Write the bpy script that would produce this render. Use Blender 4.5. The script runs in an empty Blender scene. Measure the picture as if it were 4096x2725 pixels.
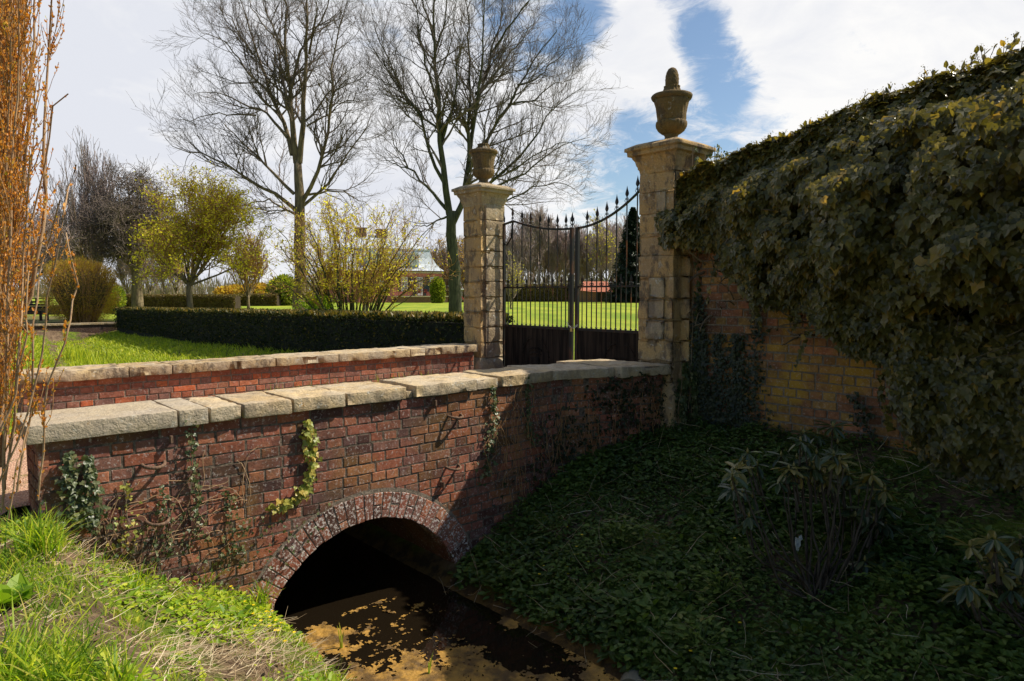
import bpy, math, random
import numpy as np
from mathutils import Vector
random.seed(7); RNG = np.random.default_rng(11)
sc = bpy.context.scene; COL = sc.collection
R = math.radians

# ------------------------------------------------------------------ camera
F = 683.0; EYE = 1.3; PITCH = math.atan((340.5-294.0)/F)
cam_d = bpy.data.cameras.new("camera"); cam = bpy.data.objects.new("camera", cam_d); COL.objects.link(cam)
cam_d.sensor_width = 36; cam_d.lens = 36*F/1024; cam_d.clip_start = .05; cam_d.clip_end = 6000
cam.location = (0, 0, EYE); cam.rotation_euler = (math.pi/2-PITCH, 0, 0); sc.camera = cam

TH = R(48)
D = np.array([math.sin(TH), math.cos(TH), 0.]); N = np.array([-math.cos(TH), math.sin(TH), 0.]); UP = np.array([0, 0, 1.])
def W(a, b, z=0.):                      # street axes (a along the road, b across it) -> world
    a = np.asarray(a, float); b = np.asarray(b, float); z = np.asarray(z, float)
    a, b, z = np.broadcast_arrays(a, b, z)
    return np.stack([a*D[0]+b*N[0], a*D[1]+b*N[1], z], -1)
def AB(X, Y): return X*D[0]+Y*D[1], X*N[0]+Y*N[1]
def ray(x, y):
    c, s = math.cos(PITCH), math.sin(PITCH); u = (x-512)/F; v = -(y-340.5)/F
    return np.array([u, c+v*s, -s+v*c])
def at(x, y, Y):                        # point at depth Y seen at that place of the photo
    r = ray(x, y); t = Y/r[1]; return np.array([r[0]*t, Y, EYE+r[2]*t])

# ------------------------------------------------------------------ light
S = D*.59 - N*.29 + UP*.76; S /= np.linalg.norm(S)
sun_d = bpy.data.lights.new("sun", 'SUN'); sun = bpy.data.objects.new("sun", sun_d); COL.objects.link(sun)
sun_d.energy = 5.0; sun_d.angle = R(.5); sun_d.color = (1, .91, .76)
sun.rotation_euler = Vector(S).to_track_quat('Z', 'Y').to_euler(); sun.location = (20, 10, 30)
sc.view_settings.view_transform = 'Standard'; sc.view_settings.look = 'None'
sc.view_settings.exposure = 0.42; sc.view_settings.gamma = 1
world = bpy.data.worlds.new("World"); sc.world = world; world.use_nodes = True
def build_world():
    nt = world.node_tree; nt.nodes.clear(); L = nt.links.new
    out = nt.nodes.new('ShaderNodeOutputWorld'); bg = nt.nodes.new('ShaderNodeBackground'); L(bg.outputs[0], out.inputs[0])
    bg.inputs[1].default_value = .056
    sky = nt.nodes.new('ShaderNodeTexSky'); sky.sky_type = 'NISHITA'; sky.sun_disc = False
    sky.sun_elevation = math.asin(S[2]); sky.sun_rotation = math.atan2(S[0], S[1]); sky.air_density = 1; sky.dust_density = .6; sky.ozone_density = 1.6
    tc = nt.nodes.new('ShaderNodeTexCoord')
    def M(op, a, b=None, c=None):
        n = nt.nodes.new('ShaderNodeMath'); n.operation = op
        for i, v in enumerate((a, b, c)):
            if v is None: continue
            if isinstance(v, (int, float)): n.inputs[i].default_value = v
            else: L(v, n.inputs[i])
        return n.outputs[0]
    sep = nt.nodes.new('ShaderNodeSeparateXYZ'); L(tc.outputs['Generated'], sep.inputs[0])
    zz = M('ADD', M('MAXIMUM', sep.outputs[2], 0.), .22)
    cmb = nt.nodes.new('ShaderNodeCombineXYZ'); L(M('DIVIDE', sep.outputs[0], zz), cmb.inputs[0]); L(M('DIVIDE', sep.outputs[1], zz), cmb.inputs[1]); cmb.inputs[2].default_value = .8
    def noise(scale, det, rough, off=0, dist=0.):
        n = nt.nodes.new('ShaderNodeTexNoise'); n.inputs['Scale'].default_value = scale; n.inputs['Detail'].default_value = det; n.inputs['Roughness'].default_value = rough; n.inputs['Distortion'].default_value = dist
        va = nt.nodes.new('ShaderNodeVectorMath'); va.operation = 'ADD'; L(cmb.outputs[0], va.inputs[0]); va.inputs[1].default_value = (off, off*.7, 0); L(va.outputs[0], n.inputs['Vector'])
        return n.outputs[0]
    n1 = M('ADD', M('MULTIPLY', noise(2.6, 10, .64, 3.1, .9), .50), M('MULTIPLY', noise(6.5, 11, .70, 1.7, 1.2), .50)); n2 = M('ADD', M('MULTIPLY', noise(1.1, 5, .5, 9.0), .45), M('MULTIPLY', noise(3.6, 8, .6, 5.0, .5), .55))
    cov = M('ADD', n1, .12)
    for (px, py, rad, k) in [(545, 8, 7, .20), (585, 25, 4, .12), (688, 16, 3.6, .17), (705, 46, 3.2, .15), (732, 76, 3, .13), (706, 96, 4, .09), (660, 92, 3, -.10), (650, 120, 4, .05), (615, 150, 6, .10), (610, 190, 6, .08), (690, 150, 8, .13), (755, 140, 5, .10), (862, 40, 2.6, .14), (330, 5, 8, .10), (430, 5, 7, .10), (635, 55, 5, -.12), (860, 110, 12, -.12), (800, 20, 4, -.10), (590, 90, 4, -.10), (160, 80, 24, -.10)]:
        r = ray(px, py); r /= np.linalg.norm(r)
        dt = nt.nodes.new('ShaderNodeVectorMath'); dt.operation = 'DOT_PRODUCT'; L(tc.outputs['Generated'], dt.inputs[0]); dt.inputs[1].default_value = tuple(r)
        mr = nt.nodes.new('ShaderNodeMapRange'); mr.interpolation_type = 'SMOOTHSTEP'; L(dt.outputs['Value'], mr.inputs[0]); mr.inputs[1].default_value = math.cos(R(rad)); mr.inputs[2].default_value = 1
        mr.inputs[3].default_value = 0; mr.inputs[4].default_value = k; cov = M('SUBTRACT', cov, mr.outputs[0])
    # unseen sky behind the camera kept nearly cloudless, to weaken the fill light
    mb = nt.nodes.new('ShaderNodeMapRange'); L(sep.outputs[1], mb.inputs[0]); mb.inputs[1].default_value = -.15; mb.inputs[2].default_value = .35; mb.inputs[3].default_value = .55; mb.inputs[4].default_value = 0
    cov = M('SUBTRACT', cov, mb.outputs[0])
    mask = nt.nodes.new('ShaderNodeMapRange'); mask.interpolation_type = 'SMOOTHSTEP'; L(cov, mask.inputs[0]); mask.inputs[1].default_value = .37; mask.inputs[2].default_value = .60
    # cloud colour: greyer bodies, whiter towards the sun side
    ramp = nt.nodes.new('ShaderNodeMapRange'); L(M('ADD', n2, M('MULTIPLY', sep.outputs[0], .22)), ramp.inputs[0]); ramp.inputs[1].default_value = .40; ramp.inputs[2].default_value = .62
    mc = nt.nodes.new('ShaderNodeMix'); mc.data_type = 'RGBA'; L(ramp.outputs[0], mc.inputs[0]); mc.inputs[6].default_value = (10.4, 10.7, 11.6, 1); mc.inputs[7].default_value = (13.2, 13.1, 13.0, 1)
    blu = nt.nodes.new('ShaderNodeMix'); blu.data_type = 'RGBA'; blu.blend_type = 'MULTIPLY'; blu.inputs[0].default_value = 1; L(sky.outputs[0], blu.inputs[6]); blu.inputs[7].default_value = (1.55, 1.6, 1.6, 1)
    mx = nt.nodes.new('ShaderNodeMix'); mx.data_type = 'RGBA'; L(mask.outputs[0], mx.inputs[0]); L(blu.outputs[2], mx.inputs[6]); L(mc.outputs[2], mx.inputs[7]); L(mx.outputs[2], bg.inputs[0])
build_world()

# ------------------------------------------------------------------ naming helpers
ORG = {}
def tag(o, label=None, cat=None, group=None, kind=None):
    if label: o['label'] = label
    if cat: o['category'] = cat
    if group: o['group'] = group
    if kind: o['kind'] = kind
    return o
def thing(name, loc, label, cat, group=None):
    o = bpy.data.objects.new(name, None); COL.objects.link(o); o.location = tuple(float(v) for v in loc); o.empty_display_size = .2
    ORG[o.name] = np.array([float(v) for v in loc]); return tag(o, label, cat, group)

# ------------------------------------------------------------------ mesh builder
class MB:
    def __init__(s): s.v = []; s.f = {}; s.n = 0; s.r = []
    def add(s, v, faces, rnd=None):
        v = np.asarray(v, float).reshape(-1, 3); n = len(v)
        s.v.append(v)
        if rnd is None: rnd = np.full(n, random.random())
        elif np.isscalar(rnd): rnd = np.full(n, rnd)
        s.r.append(np.asarray(rnd, float))
        if isinstance(faces, np.ndarray):
            s.f.setdefault(faces.shape[1], []).append(faces+s.n)
        else:
            for f in faces: s.f.setdefault(len(f), []).append(np.array([f])+s.n)
        s.n += n
    def build(s, name, mat, parent=None, smooth=False, loc=None):
        v = np.concatenate(s.v) if s.v else np.zeros((0, 3)); r = np.concatenate(s.r) if s.r else np.zeros(0)
        if parent is not None: org = ORG[parent.name]
        else: org = np.array(loc if loc is not None else (0, 0, 0), float)
        me = bpy.data.meshes.new(name); me.vertices.add(len(v)); me.vertices.foreach_set('co', (v-org).astype(np.float32).ravel())
        idx = []; st = []; c = 0
        for k, arrs in s.f.items():
            A = np.concatenate(arrs); idx.append(A.ravel()); st.append(c+np.arange(len(A))*k); c += A.size
        if idx:
            idx = np.concatenate(idx); st = np.concatenate(st)
            me.loops.add(len(idx)); me.loops.foreach_set('vertex_index', idx.astype(np.int32))
            me.polygons.add(len(st)); me.polygons.foreach_set('loop_start', st.astype(np.int32))
        me.update(calc_edges=True)
        at_ = me.attributes.new('rnd', 'FLOAT', 'POINT'); at_.data.foreach_set('value', r.astype(np.float32))
        me.polygons.foreach_set('use_smooth', np.full(len(me.polygons), bool(smooth)))
        me.materials.append(mat)
        o = bpy.data.objects.new(name, me); COL.objects.link(o)
        if parent is not None: o.parent = parent; ORG[o.name] = org
        else: o.location = tuple(org); ORG[o.name] = org
        return o
BOXF = np.array([[0,3,2,1],[4,5,6,7],[0,1,5,4],[1,2,6,5],[2,3,7,6],[3,0,4,7]])
def box(mb, o, ax, ay, az, rnd=None):     # corner o and three edge vectors
    o, ax, ay, az = (np.asarray(q, float) for q in (o, ax, ay, az))
    v = [o, o+ax, o+ax+ay, o+ay, o+az, o+ax+az, o+ax+ay+az, o+ay+az]
    f = BOXF if np.dot(np.cross(ax, ay), az) > 0 else BOXF[:, ::-1]
    mb.add(v, f, rnd)
def wbox(mb, a0, a1, b0, b1, z0, z1, rnd=None):
    box(mb, W(a0, b0, z0), W(a1-a0, 0), W(0, b1-b0), UP*(z1-z0), rnd)
def xbox(mb, x0, x1, y0, y1, z0, z1, rnd=None):
    box(mb, (x0, y0, z0), (x1-x0, 0, 0), (0, y1-y0, 0), (0, 0, z1-z0), rnd)
# value noise
def _h(i, j, k, s):
    n = (i*374761393+j*668265263+k*2147483647+s*974711) & 0xffffffff
    n = ((n ^ (n >> 13))*1274126177) & 0xffffffff; return ((n ^ (n >> 16)) & 0xffff)/65535.
def vnoise(p, scale=1., s=0):
    p = np.asarray(p, float)*scale; i = np.floor(p).astype(np.int64); f = p-i; f = f*f*(3-2*f); out = 0
    for a in (0, 1):
        for b in (0, 1):
            for c in (0, 1):
                w = (f[..., 0] if a else 1-f[..., 0])*(f[..., 1] if b else 1-f[..., 1])*(f[..., 2] if c else 1-f[..., 2])
                out = out + w*_h(i[..., 0]+a, i[..., 1]+b, i[..., 2]+c, s)
    return out*2-1
def fbm(p, scale, o=4, s=0):
    r = 0; a = .5
    for k in range(o): r = r+a*vnoise(p, scale*2**k, s+k); a *= .5
    return r
def sstep(x, a, b): t = np.clip((x-a)/(b-a), 0, 1); return t*t*(3-2*t)
def rough_box(mb, o, ax, ay, az, step=.04, amp=.006, rad=.012, rnd=None, s=0, ns=9):
    """a block with softened edges and a weathered, uneven surface"""
    o, A, B, C = (np.asarray(q, float) for q in (o, ax, ay, az)); L = [np.linalg.norm(q) for q in (A, B, C)]; U = [q/l for q, l in zip((A, B, C), L)]
    nn = [max(2, int(l/step)) for l in L]; cen = o+(A+B+C)/2; hs = np.array(L)/2
    for ax_ in range(3):
        i, j = [(1, 2), (2, 0), (0, 1)][ax_]
        for sg in (-1, 1):
            gi = np.linspace(-hs[i], hs[i], nn[i]+1); gj = np.linspace(-hs[j], hs[j], nn[j]+1)
            gi[1] = -hs[i]+min(rad, hs[i]*.6); gi[-2] = -gi[1]; gj[1] = -hs[j]+min(rad, hs[j]*.6); gj[-2] = -gj[1]
            GI, GJ = np.meshgrid(gi, gj, indexing='ij'); q = np.zeros(GI.shape+(3,)); q[..., i] = GI; q[..., j] = GJ; q[..., ax_] = sg*hs[ax_]
            inner = np.clip(q, -(hs-rad), hs-rad); dlt = q-inner; ln = np.linalg.norm(dlt, axis=-1, keepdims=True)
            q = inner+dlt/np.maximum(ln, 1e-9)*rad
            dirn = dlt/np.maximum(ln, 1e-9)
            w = cen+q[..., :1]*U[0]+q[..., 1:2]*U[1]+q[..., 2:]*U[2]; dw = dirn[..., :1]*U[0]+dirn[..., 1:2]*U[1]+dirn[..., 2:]*U[2]
            nz = fbm(w, ns, 4, s)*2; chip = np.clip(fbm(w, 5, 3, s+50)-.12, 0, 1)*2.2
            edge = (np.sum(np.abs(q) > hs-rad*1.5, -1) >= 2)
            w = w+dw*((nz-.5)*amp-edge*chip*amp*2.2)[..., None]
            a, b = GI.shape; idx = np.arange(a*b).reshape(a, b)
            f = np.stack([idx[:-1, :-1], idx[1:, :-1], idx[1:, 1:], idx[:-1, 1:]], -1).reshape(-1, 4)
            flip = (sg < 0) ^ (np.dot(np.cross(U[0], U[1]), U[2]) < 0)
            mb.add(w.reshape(-1, 3), f[:, ::-1] if flip else f, rnd if rnd is not None else .5)
def tubes(mb, P, Rr, sides=5, rnd=None, cap=False):
    """P (n,k,3) centre lines, Rr (n,k) radii"""
    P = np.asarray(P, float); Rr = np.asarray(Rr, float)
    if P.ndim == 2: P = P[None]; Rr = Rr[None]
    n, k, _ = P.shape
    T = np.gradient(P, axis=1); T /= np.maximum(np.linalg.norm(T, axis=-1, keepdims=True), 1e-9)
    ref = np.where(np.abs(T[:, :1, 2:]) > .9, np.array([1., .2, 0]), np.array([.1, .2, 1.]))
    X = np.cross(T, np.broadcast_to(ref, T.shape)); X /= np.maximum(np.linalg.norm(X, axis=-1, keepdims=True), 1e-9); Y = np.cross(T, X)
    an = np.arange(sides)*2*math.pi/sides
    V = P[:, :, None]+Rr[:, :, None, None]*(np.cos(an)[None, None, :, None]*X[:, :, None]+np.sin(an)[None, None, :, None]*Y[:, :, None])
    idx = np.arange(n*k*sides).reshape(n, k, sides); nx = np.roll(idx, -1, 2)
    f = np.stack([idx[:, :-1], nx[:, :-1], nx[:, 1:], idx[:, 1:]], -1).reshape(-1, 4)
    if rnd is None: rr = np.repeat(RNG.random(n), k*sides)
    elif np.isscalar(rnd): rr = rnd
    else: rr = np.repeat(rnd, k*sides)
    mb.add(V.reshape(-1, 3), f, rr)
    if cap:
        for e in (0, k-1):
            for i in range(n): mb.f.setdefault(sides, []).append((idx[i, e][None] if e else idx[i, e][None, ::-1])+mb.n-n*k*sides)
def tube(mb, pts, r, sides=8, rnd=None, cap=True):
    pts = np.array(pts, float); r = np.full(len(pts), r) if np.isscalar(r) else np.array(r, float); tubes(mb, pts, r, sides, rnd if rnd is not None else random.random(), cap)
def lathe(mb, prof, cen, seg=48, mod=None, rnd=.5):
    prof = np.array(prof, float); an = np.arange(seg)*2*math.pi/seg; V = []
    for (r, z) in prof:
        rr = np.full(seg, r) if mod is None else r*mod(an, z)
        V.append(np.stack([cen[0]+rr*np.cos(an), cen[1]+rr*np.sin(an), np.full(seg, cen[2]+z)], -1))
    V = np.stack(V); k = len(prof); idx = np.arange(k*seg).reshape(k, seg); nx = np.roll(idx, -1, 1)
    f = np.stack([idx[:-1], nx[:-1], nx[1:], idx[1:]], -1).reshape(-1, 4); V = V.reshape(-1, 3)
    mb.add(V, f, rnd); mb.f.setdefault(seg, []).append(idx[-1][None]+mb.n-k*seg)
# leaf templates: vertices (x across, y along, z up) and faces
T_LEAF = (np.array([[0,0,0],[-.3,.32,.08],[-.22,.72,.05],[0,1,-.06],[.22,.72,.05],[.3,.32,.08],[0,.5,-.03]], float), np.array([[0,6,1],[1,6,2],[2,6,3],[3,6,4],[4,6,5],[5,6,0]])[:, ::-1])
T_DIA = (np.array([[0,0,0],[-.32,.5,.09],[0,1,-.04],[.32,.5,.09]], float), np.array([[0,3,2],[0,2,1]]))
T_IVY = (np.array([[0,.32,.0],[0,0,.03],[-.34,-.1,-.02],[-.52,.28,.0],[-.26,.48,.04],[0,1,-.08],[.26,.48,.04],[.52,.28,.0],[.34,-.1,-.02]], float), np.array([[0,1,2],[0,2,3],[0,3,4],[0,4,5],[0,5,6],[0,6,7],[0,7,8],[0,8,1]])[:, ::-1])
T_NEED = (np.array([[-.07,0,0],[.07,0,0],[0,1,0]], float), np.array([[0,1,2]]))
T_RHO = (np.array([[0,0,0],[-.09,.15,.03],[-.17,.5,.04],[-.12,.82,.0],[0,1,-.08],[.12,.82,.0],[.17,.5,.04],[.09,.15,.03],[0,.5,-.02]], float), np.array([[0,8,1],[1,8,2],[2,8,3],[3,8,4],[4,8,5],[5,8,6],[6,8,7],[7,8,0]])[:, ::-1])
def leaves(mb, P, dirn, nrm, size, T, rnd=None):
    """one leaf per row: starts at P, grows along dirn, faces nrm"""
    P = np.asarray(P, float); n = len(P)
    if n == 0: return
    d = dirn/np.maximum(np.linalg.norm(dirn, axis=1, keepdims=True), 1e-9)
    x = np.cross(d, nrm); x /= np.maximum(np.linalg.norm(x, axis=1, keepdims=True), 1e-9); z = np.cross(x, d)
    tv, tf = T; size = np.broadcast_to(np.asarray(size, float), (n,))
    V = P[:, None]+size[:, None, None]*(tv[None, :, :1]*x[:, None]+tv[None, :, 1:2]*d[:, None]+tv[None, :, 2:]*z[:, None])
    m = len(tv); f = (tf[None]+(np.arange(n)*m)[:, None, None]).reshape(-1, tf.shape[1])
    if rnd is None: rnd = RNG.random(n)
    mb.add(V.reshape(-1, 3), f, np.repeat(rnd, m))
def rdir(n): v = RNG.normal(size=(n, 3)); return v/np.linalg.norm(v, axis=1, keepdims=True)
def blades(mb, P, h, w, lean=.35, rnd=None, curl=.6, dirs=None):
    P = np.asarray(P, float); n = len(P)
    if n == 0: return
    h = np.broadcast_to(np.asarray(h, float), (n,)); w = np.broadcast_to(np.asarray(w, float), (n,))
    an = RNG.random(n)*2*math.pi; ld = np.stack([np.cos(an), np.sin(an), np.zeros(n)], -1) if dirs is None else dirs
    l = lean*(.3+RNG.random(n))*1.2
    f2 = RNG.random(n)*2*math.pi; side = np.stack([np.cos(f2), np.sin(f2), np.zeros(n)], -1); V = []
    for t, ww in ((0, .8), (.4, 1.), (.75, .65)):
        c = P+(h*t*(1-.3*l*t))[:, None]*UP+(h*l*(t*.5+curl*t*t))[:, None]*ld
        V += [c-side*(w*ww/2)[:, None], c+side*(w*ww/2)[:, None]]
    V.append(P+(h*(1-.45*l))[:, None]*UP+(h*l*(.5+curl))[:, None]*ld)
    V = np.stack(V, 1); q = np.array([[0,1,3,2],[2,3,5,4]]); t3 = np.array([[4,5,6]]); b = (np.arange(n)*7)[:, None, None]
    if rnd is None: rnd = RNG.random(n)
    mb.add(V.reshape(-1, 3), (q[None]+b).reshape(-1, 4), np.repeat(rnd, 7))
    mb.f.setdefault(3, []).append((t3[None]+b).reshape(-1, 3)+mb.n-n*7)

# ------------------------------------------------------------------ branching
def sample_on(P, i, t):
    k = P.shape[1]; x = t*(k-1); j = np.minimum(x.astype(int), k-2); f = (x-j)[:, None]
    return P[i, j]*(1-f)+P[i, j+1]*f, P[i, j+1]-P[i, j]
def grow(P, Rr, n, t0, t1, ang, length, k=5, up=.15, wig=.15, rr=.55, rmin=.003, taper=.25, droop=0., wt=None, outw=None, tbias=1.):
    """n children spread over the parent lines"""
    m = P.shape[0]; ln = np.linalg.norm(np.diff(P, axis=1), axis=-1).sum(1); p = (wt if wt is not None else ln); p = p/p.sum()
    i = RNG.choice(m, n, p=p); t = t0+(t1-t0)*RNG.random(n)**tbias; q, tg = sample_on(P, i, t); tg /= np.maximum(np.linalg.norm(tg, axis=1, keepdims=True), 1e-9)
    r = np.take_along_axis(Rr[i], np.minimum((t*(P.shape[1]-1)).astype(int), P.shape[1]-1)[:, None], 1)[:, 0]*rr
    pr = rdir(n); pr -= (pr*tg).sum(1, keepdims=True)*tg; pr /= np.maximum(np.linalg.norm(pr, axis=1, keepdims=True), 1e-9)
    if outw is not None:
        o = q-outw; o[:, 2] *= .2; o /= np.maximum(np.linalg.norm(o, axis=1, keepdims=True), 1e-9); pr = pr+o*.6
    a = np.radians(ang)*(.7+.6*RNG.random(n)); d = tg*np.cos(a)[:, None]+pr*np.sin(a)[:, None]
    Ls = length(t, ln[i])*(.65+.7*RNG.random(n)); pts = [q]; c = q
    for s in range(k-1):
        d = d+wig*RNG.normal(size=(n, 3))+np.array([0, 0, up-droop*s]); d /= np.linalg.norm(d, axis=1, keepdims=True)
        c = c+d*(Ls/(k-1))[:, None]; pts.append(c)
    Pn = np.stack(pts, 1); rad = np.maximum(r[:, None]*np.linspace(1, taper, k)[None], rmin)
    return Pn, rad
def resamp(pts, k):
    pts = np.array(pts, float)
    t = np.concatenate([[0], np.cumsum(np.linalg.norm(np.diff(pts, axis=0), axis=1))]); u = np.linspace(0, t[-1], k)
    return np.stack([np.interp(u, t, pts[:, c]) for c in range(3)], -1)

# ------------------------------------------------------------------ materials
def newmat(name):
    m = bpy.data.materials.new(name); m.use_nodes = True; nt = m.node_tree; nt.nodes.clear(); return m, nt
class NT:
    def __init__(s, nt): s.nt = nt
    def L(s, a, b): s.nt.links.new(a, b)
    def n(s, t, **kw):
        x = s.nt.nodes.new(t)
        for k, v in kw.items(): setattr(x, k, v)
        return x
    def noise(s, scale, det=6, rough=.6, vec=None, dist=0.):
        x = s.n('ShaderNodeTexNoise'); x.inputs['Scale'].default_value = scale; x.inputs['Detail'].default_value = det; x.inputs['Roughness'].default_value = rough; x.inputs['Distortion'].default_value = dist
        s.L(vec if vec is not None else s.pos(), x.inputs['Vector']); return x.outputs[0]
    def pos(s):
        if not hasattr(s, '_p'): s._p = s.n('ShaderNodeNewGeometry').outputs['Position']
        return s._p
    def scaled(s, v):
        m = s.n('ShaderNodeMapping'); s.L(s.pos(), m.inputs[0]); m.inputs['Scale'].default_value = v; return m.outputs[0]
    def rnd(s): x = s.n('ShaderNodeAttribute'); x.attribute_name = 'rnd'; return x.outputs['Fac']
    def ramp(s, fac, stops):
        x = s.n('ShaderNodeValToRGB'); e = x.color_ramp.elements
        while len(e) < len(stops): e.new(.5)
        for q, (p, c) in zip(e, stops): q.position = p; q.color = (*c, 1) if len(c) == 3 else c
        s.L(fac, x.inputs[0]); return x.outputs[0]
    def mr(s, v, a, b, c=0., d=1.):
        x = s.n('ShaderNodeMapRange', interpolation_type='SMOOTHSTEP'); s.L(v, x.inputs[0])
        for i, q in enumerate((a, b, c, d)): x.inputs[1+i].default_value = q
        return x.outputs[0]
    def mix(s, f, a, b, mode='MIX'):
        x = s.n('ShaderNodeMix', data_type='RGBA', blend_type=mode)
        for i, q in ((0, f), (6, a), (7, b)):
            if isinstance(q, (int, float)): x.inputs[i].default_value = q
            elif isinstance(q, tuple): x.inputs[i].default_value = (*q, 1) if len(q) == 3 else q
            else: s.L(q, x.inputs[i])
        return x.outputs[2]
    def math(s, op, a, b=0.):
        x = s.n('ShaderNodeMath', operation=op)
        for i, q in enumerate((a, b)):
            if isinstance(q, (int, float)): x.inputs[i].default_value = q
            else: s.L(q, x.inputs[i])
        return x.outputs[0]
    def bump(s, h, st=.5, dist=.01):
        x = s.n('ShaderNodeBump'); s.L(h, x.inputs['Height']); x.inputs['Strength'].default_value = st; x.inputs['Distance'].default_value = dist; return x.outputs[0]
    def finish(s, col, rough=.85, bump=None, spec=.3, transl=0., tcol=None, metal=0.):
        out = s.n('ShaderNodeOutputMaterial'); p = s.n('ShaderNodeBsdfPrincipled')
        if isinstance(col, tuple): p.inputs['Base Color'].default_value = (*col, 1)
        else: s.L(col, p.inputs['Base Color'])
        if isinstance(rough, (int, float)): p.inputs['Roughness'].default_value = rough
        else: s.L(rough, p.inputs['Roughness'])
        p.inputs['Specular IOR Level'].default_value = spec; p.inputs['Metallic'].default_value = metal
        if bump is not None: s.L(bump, p.inputs['Normal'])
        if transl > 0:
            t = s.n('ShaderNodeBsdfTranslucent'); c2 = tcol if tcol is not None else col
            if isinstance(c2, tuple): t.inputs[0].default_value = (*c2, 1)
            else: s.L(c2, t.inputs[0])
            m = s.n('ShaderNodeMixShader'); m.inputs[0].default_value = transl; s.L(p.outputs[0], m.inputs[1]); s.L(t.outputs[0], m.inputs[2]); s.L(m.outputs[0], out.inputs[0])
        else: s.L(p.outputs[0], out.inputs[0])
def leafmat(name, stops, transl=.4, rough=.5, spec=.35, tmul=(1.5, 1.6, .8)):
    m, nt = newmat(name); g = NT(nt); c = g.ramp(g.rnd(), stops)
    c = g.mix(g.mr(g.noise(2.5, 2), .35, .7, 0, .35), c, (.6, .62, .5), 'MULTIPLY')
    g.finish(c, rough, None, spec, transl, g.mix(1., c, tmul, 'MULTIPLY')); return m
def barkmat(name, c1, c2, sc_=30, bump=.5):
    m, nt = newmat(name); g = NT(nt); n = g.noise(1, 5, .65, g.scaled((sc_, sc_, sc_*.2)))
    g.finish(g.mix(g.mr(n, .3, .7), c1, c2), .9, g.bump(n, bump, .02), .2); return m
def stonemat(name, base, dark, yel, lich=.5, rough_scale=18, blotch=.5):
    m, nt = newmat(name); g = NT(nt)
    n1 = g.noise(3.1, 6, .62); n2 = g.noise(rough_scale, 8, .7); n3 = g.noise(7, 7, .7, g.scaled((1, 1, .5))); n4 = g.noise(60, 3, .6)
    c = g.mix(g.mr(n1, .38, .62), base, yel)
    c = g.mix(g.math('MULTIPLY', g.mr(n3, .48, .60), blotch), c, dark)
    c = g.mix(g.math('MULTIPLY', g.mr(g.noise(14, 5, .7, None, .4), .60, .66), lich), c, (.62, .62, .56))
    c = g.mix(g.mr(g.noise(5.2, 6, .7, g.scaled((1.3, 1.1, 1.7))), .66, .74), c, (.42, .21, .03))
    c = g.mix(g.mr(g.rnd(), 0, 1, .0, .45), c, g.mix(1., c, (.66, .62, .6), 'MULTIPLY'))
    c = g.mix(g.mr(n4, .35, .65, 0, .35), c, (.5, .48, .46), 'MULTIPLY')
    h = g.math('ADD', n2, g.math('MULTIPLY', n4, .35)); g.finish(c, .92, g.bump(h, .75, .03), .15); return m
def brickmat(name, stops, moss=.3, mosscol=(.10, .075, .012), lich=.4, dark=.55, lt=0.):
    m, nt = newmat(name); g = NT(nt); c = g.ramp(g.rnd(), stops); n2 = g.noise(22, 8, .7); n3 = g.noise(80, 4, .6)
    c = g.mix(g.mr(n2, .3, .7, 0, .7), c, (.42, .36, .34), 'MULTIPLY')
    c = g.mix(g.math('MULTIPLY', g.mr(g.noise(1.7, 5, .65), .45, .62), moss), c, mosscol)
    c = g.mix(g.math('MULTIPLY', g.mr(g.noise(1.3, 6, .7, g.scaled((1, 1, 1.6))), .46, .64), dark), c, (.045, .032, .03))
    c = g.mix(g.math('MULTIPLY', g.mr(g.noise(46, 5, .72), .55-lt, .64-lt), lich), c, (.58, .52, .48))
    h = g.math('ADD', n2, g.math('MULTIPLY', n3, .5)); g.finish(c, .9, g.bump(h, .55, .010), .15); return m
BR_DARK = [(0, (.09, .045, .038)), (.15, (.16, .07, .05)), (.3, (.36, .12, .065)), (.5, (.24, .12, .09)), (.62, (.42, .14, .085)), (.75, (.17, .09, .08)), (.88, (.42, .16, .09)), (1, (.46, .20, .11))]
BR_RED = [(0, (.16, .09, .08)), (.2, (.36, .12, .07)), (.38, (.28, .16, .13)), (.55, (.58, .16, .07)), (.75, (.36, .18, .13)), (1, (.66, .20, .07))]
BR_WALL = [(0, (.20, .10, .055)), (.4, (.34, .15, .07)), (.7, (.40, .24, .07)), (1, (.48, .18, .10))]
M_ = {}
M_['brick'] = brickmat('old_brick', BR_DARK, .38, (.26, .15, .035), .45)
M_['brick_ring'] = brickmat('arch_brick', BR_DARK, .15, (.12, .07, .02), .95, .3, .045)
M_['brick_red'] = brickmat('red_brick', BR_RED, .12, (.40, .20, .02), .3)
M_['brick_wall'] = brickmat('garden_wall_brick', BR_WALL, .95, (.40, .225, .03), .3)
def mortar(name, c1, c2):
    m, nt = newmat(name); g = NT(nt); n = g.noise(30, 7, .7); g.finish(g.mix(g.mr(n, .3, .7), c1, c2), .95, g.bump(n, .8, .02), .1); return m
M_['mortar'] = mortar('dark_mortar', (.055, .042, .035), (.20, .16, .12)); M_['mortar_light'] = mortar('lime_mortar', (.12, .10, .08), (.27, .22, .17))
M_['coping'] = stonemat('weathered_sandstone', (.54, .45, .32), (.24, .19, .14), (.58, .44, .25), .75)
M_['coping_dark'] = stonemat('lichened_sandstone', (.48, .38, .26), (.09, .07, .055), (.52, .38, .20), .7, 18, .75)
M_['coping_grey'] = stonemat('smooth_grey_limestone', (.50, .44, .35), (.36, .31, .24), (.54, .46, .33), .5)
M_['pillar'] = stonemat('pillar_sandstone', (.43, .305, .17), (.15, .115, .085), (.54, .36, .16), .4, 22, .85)
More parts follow.
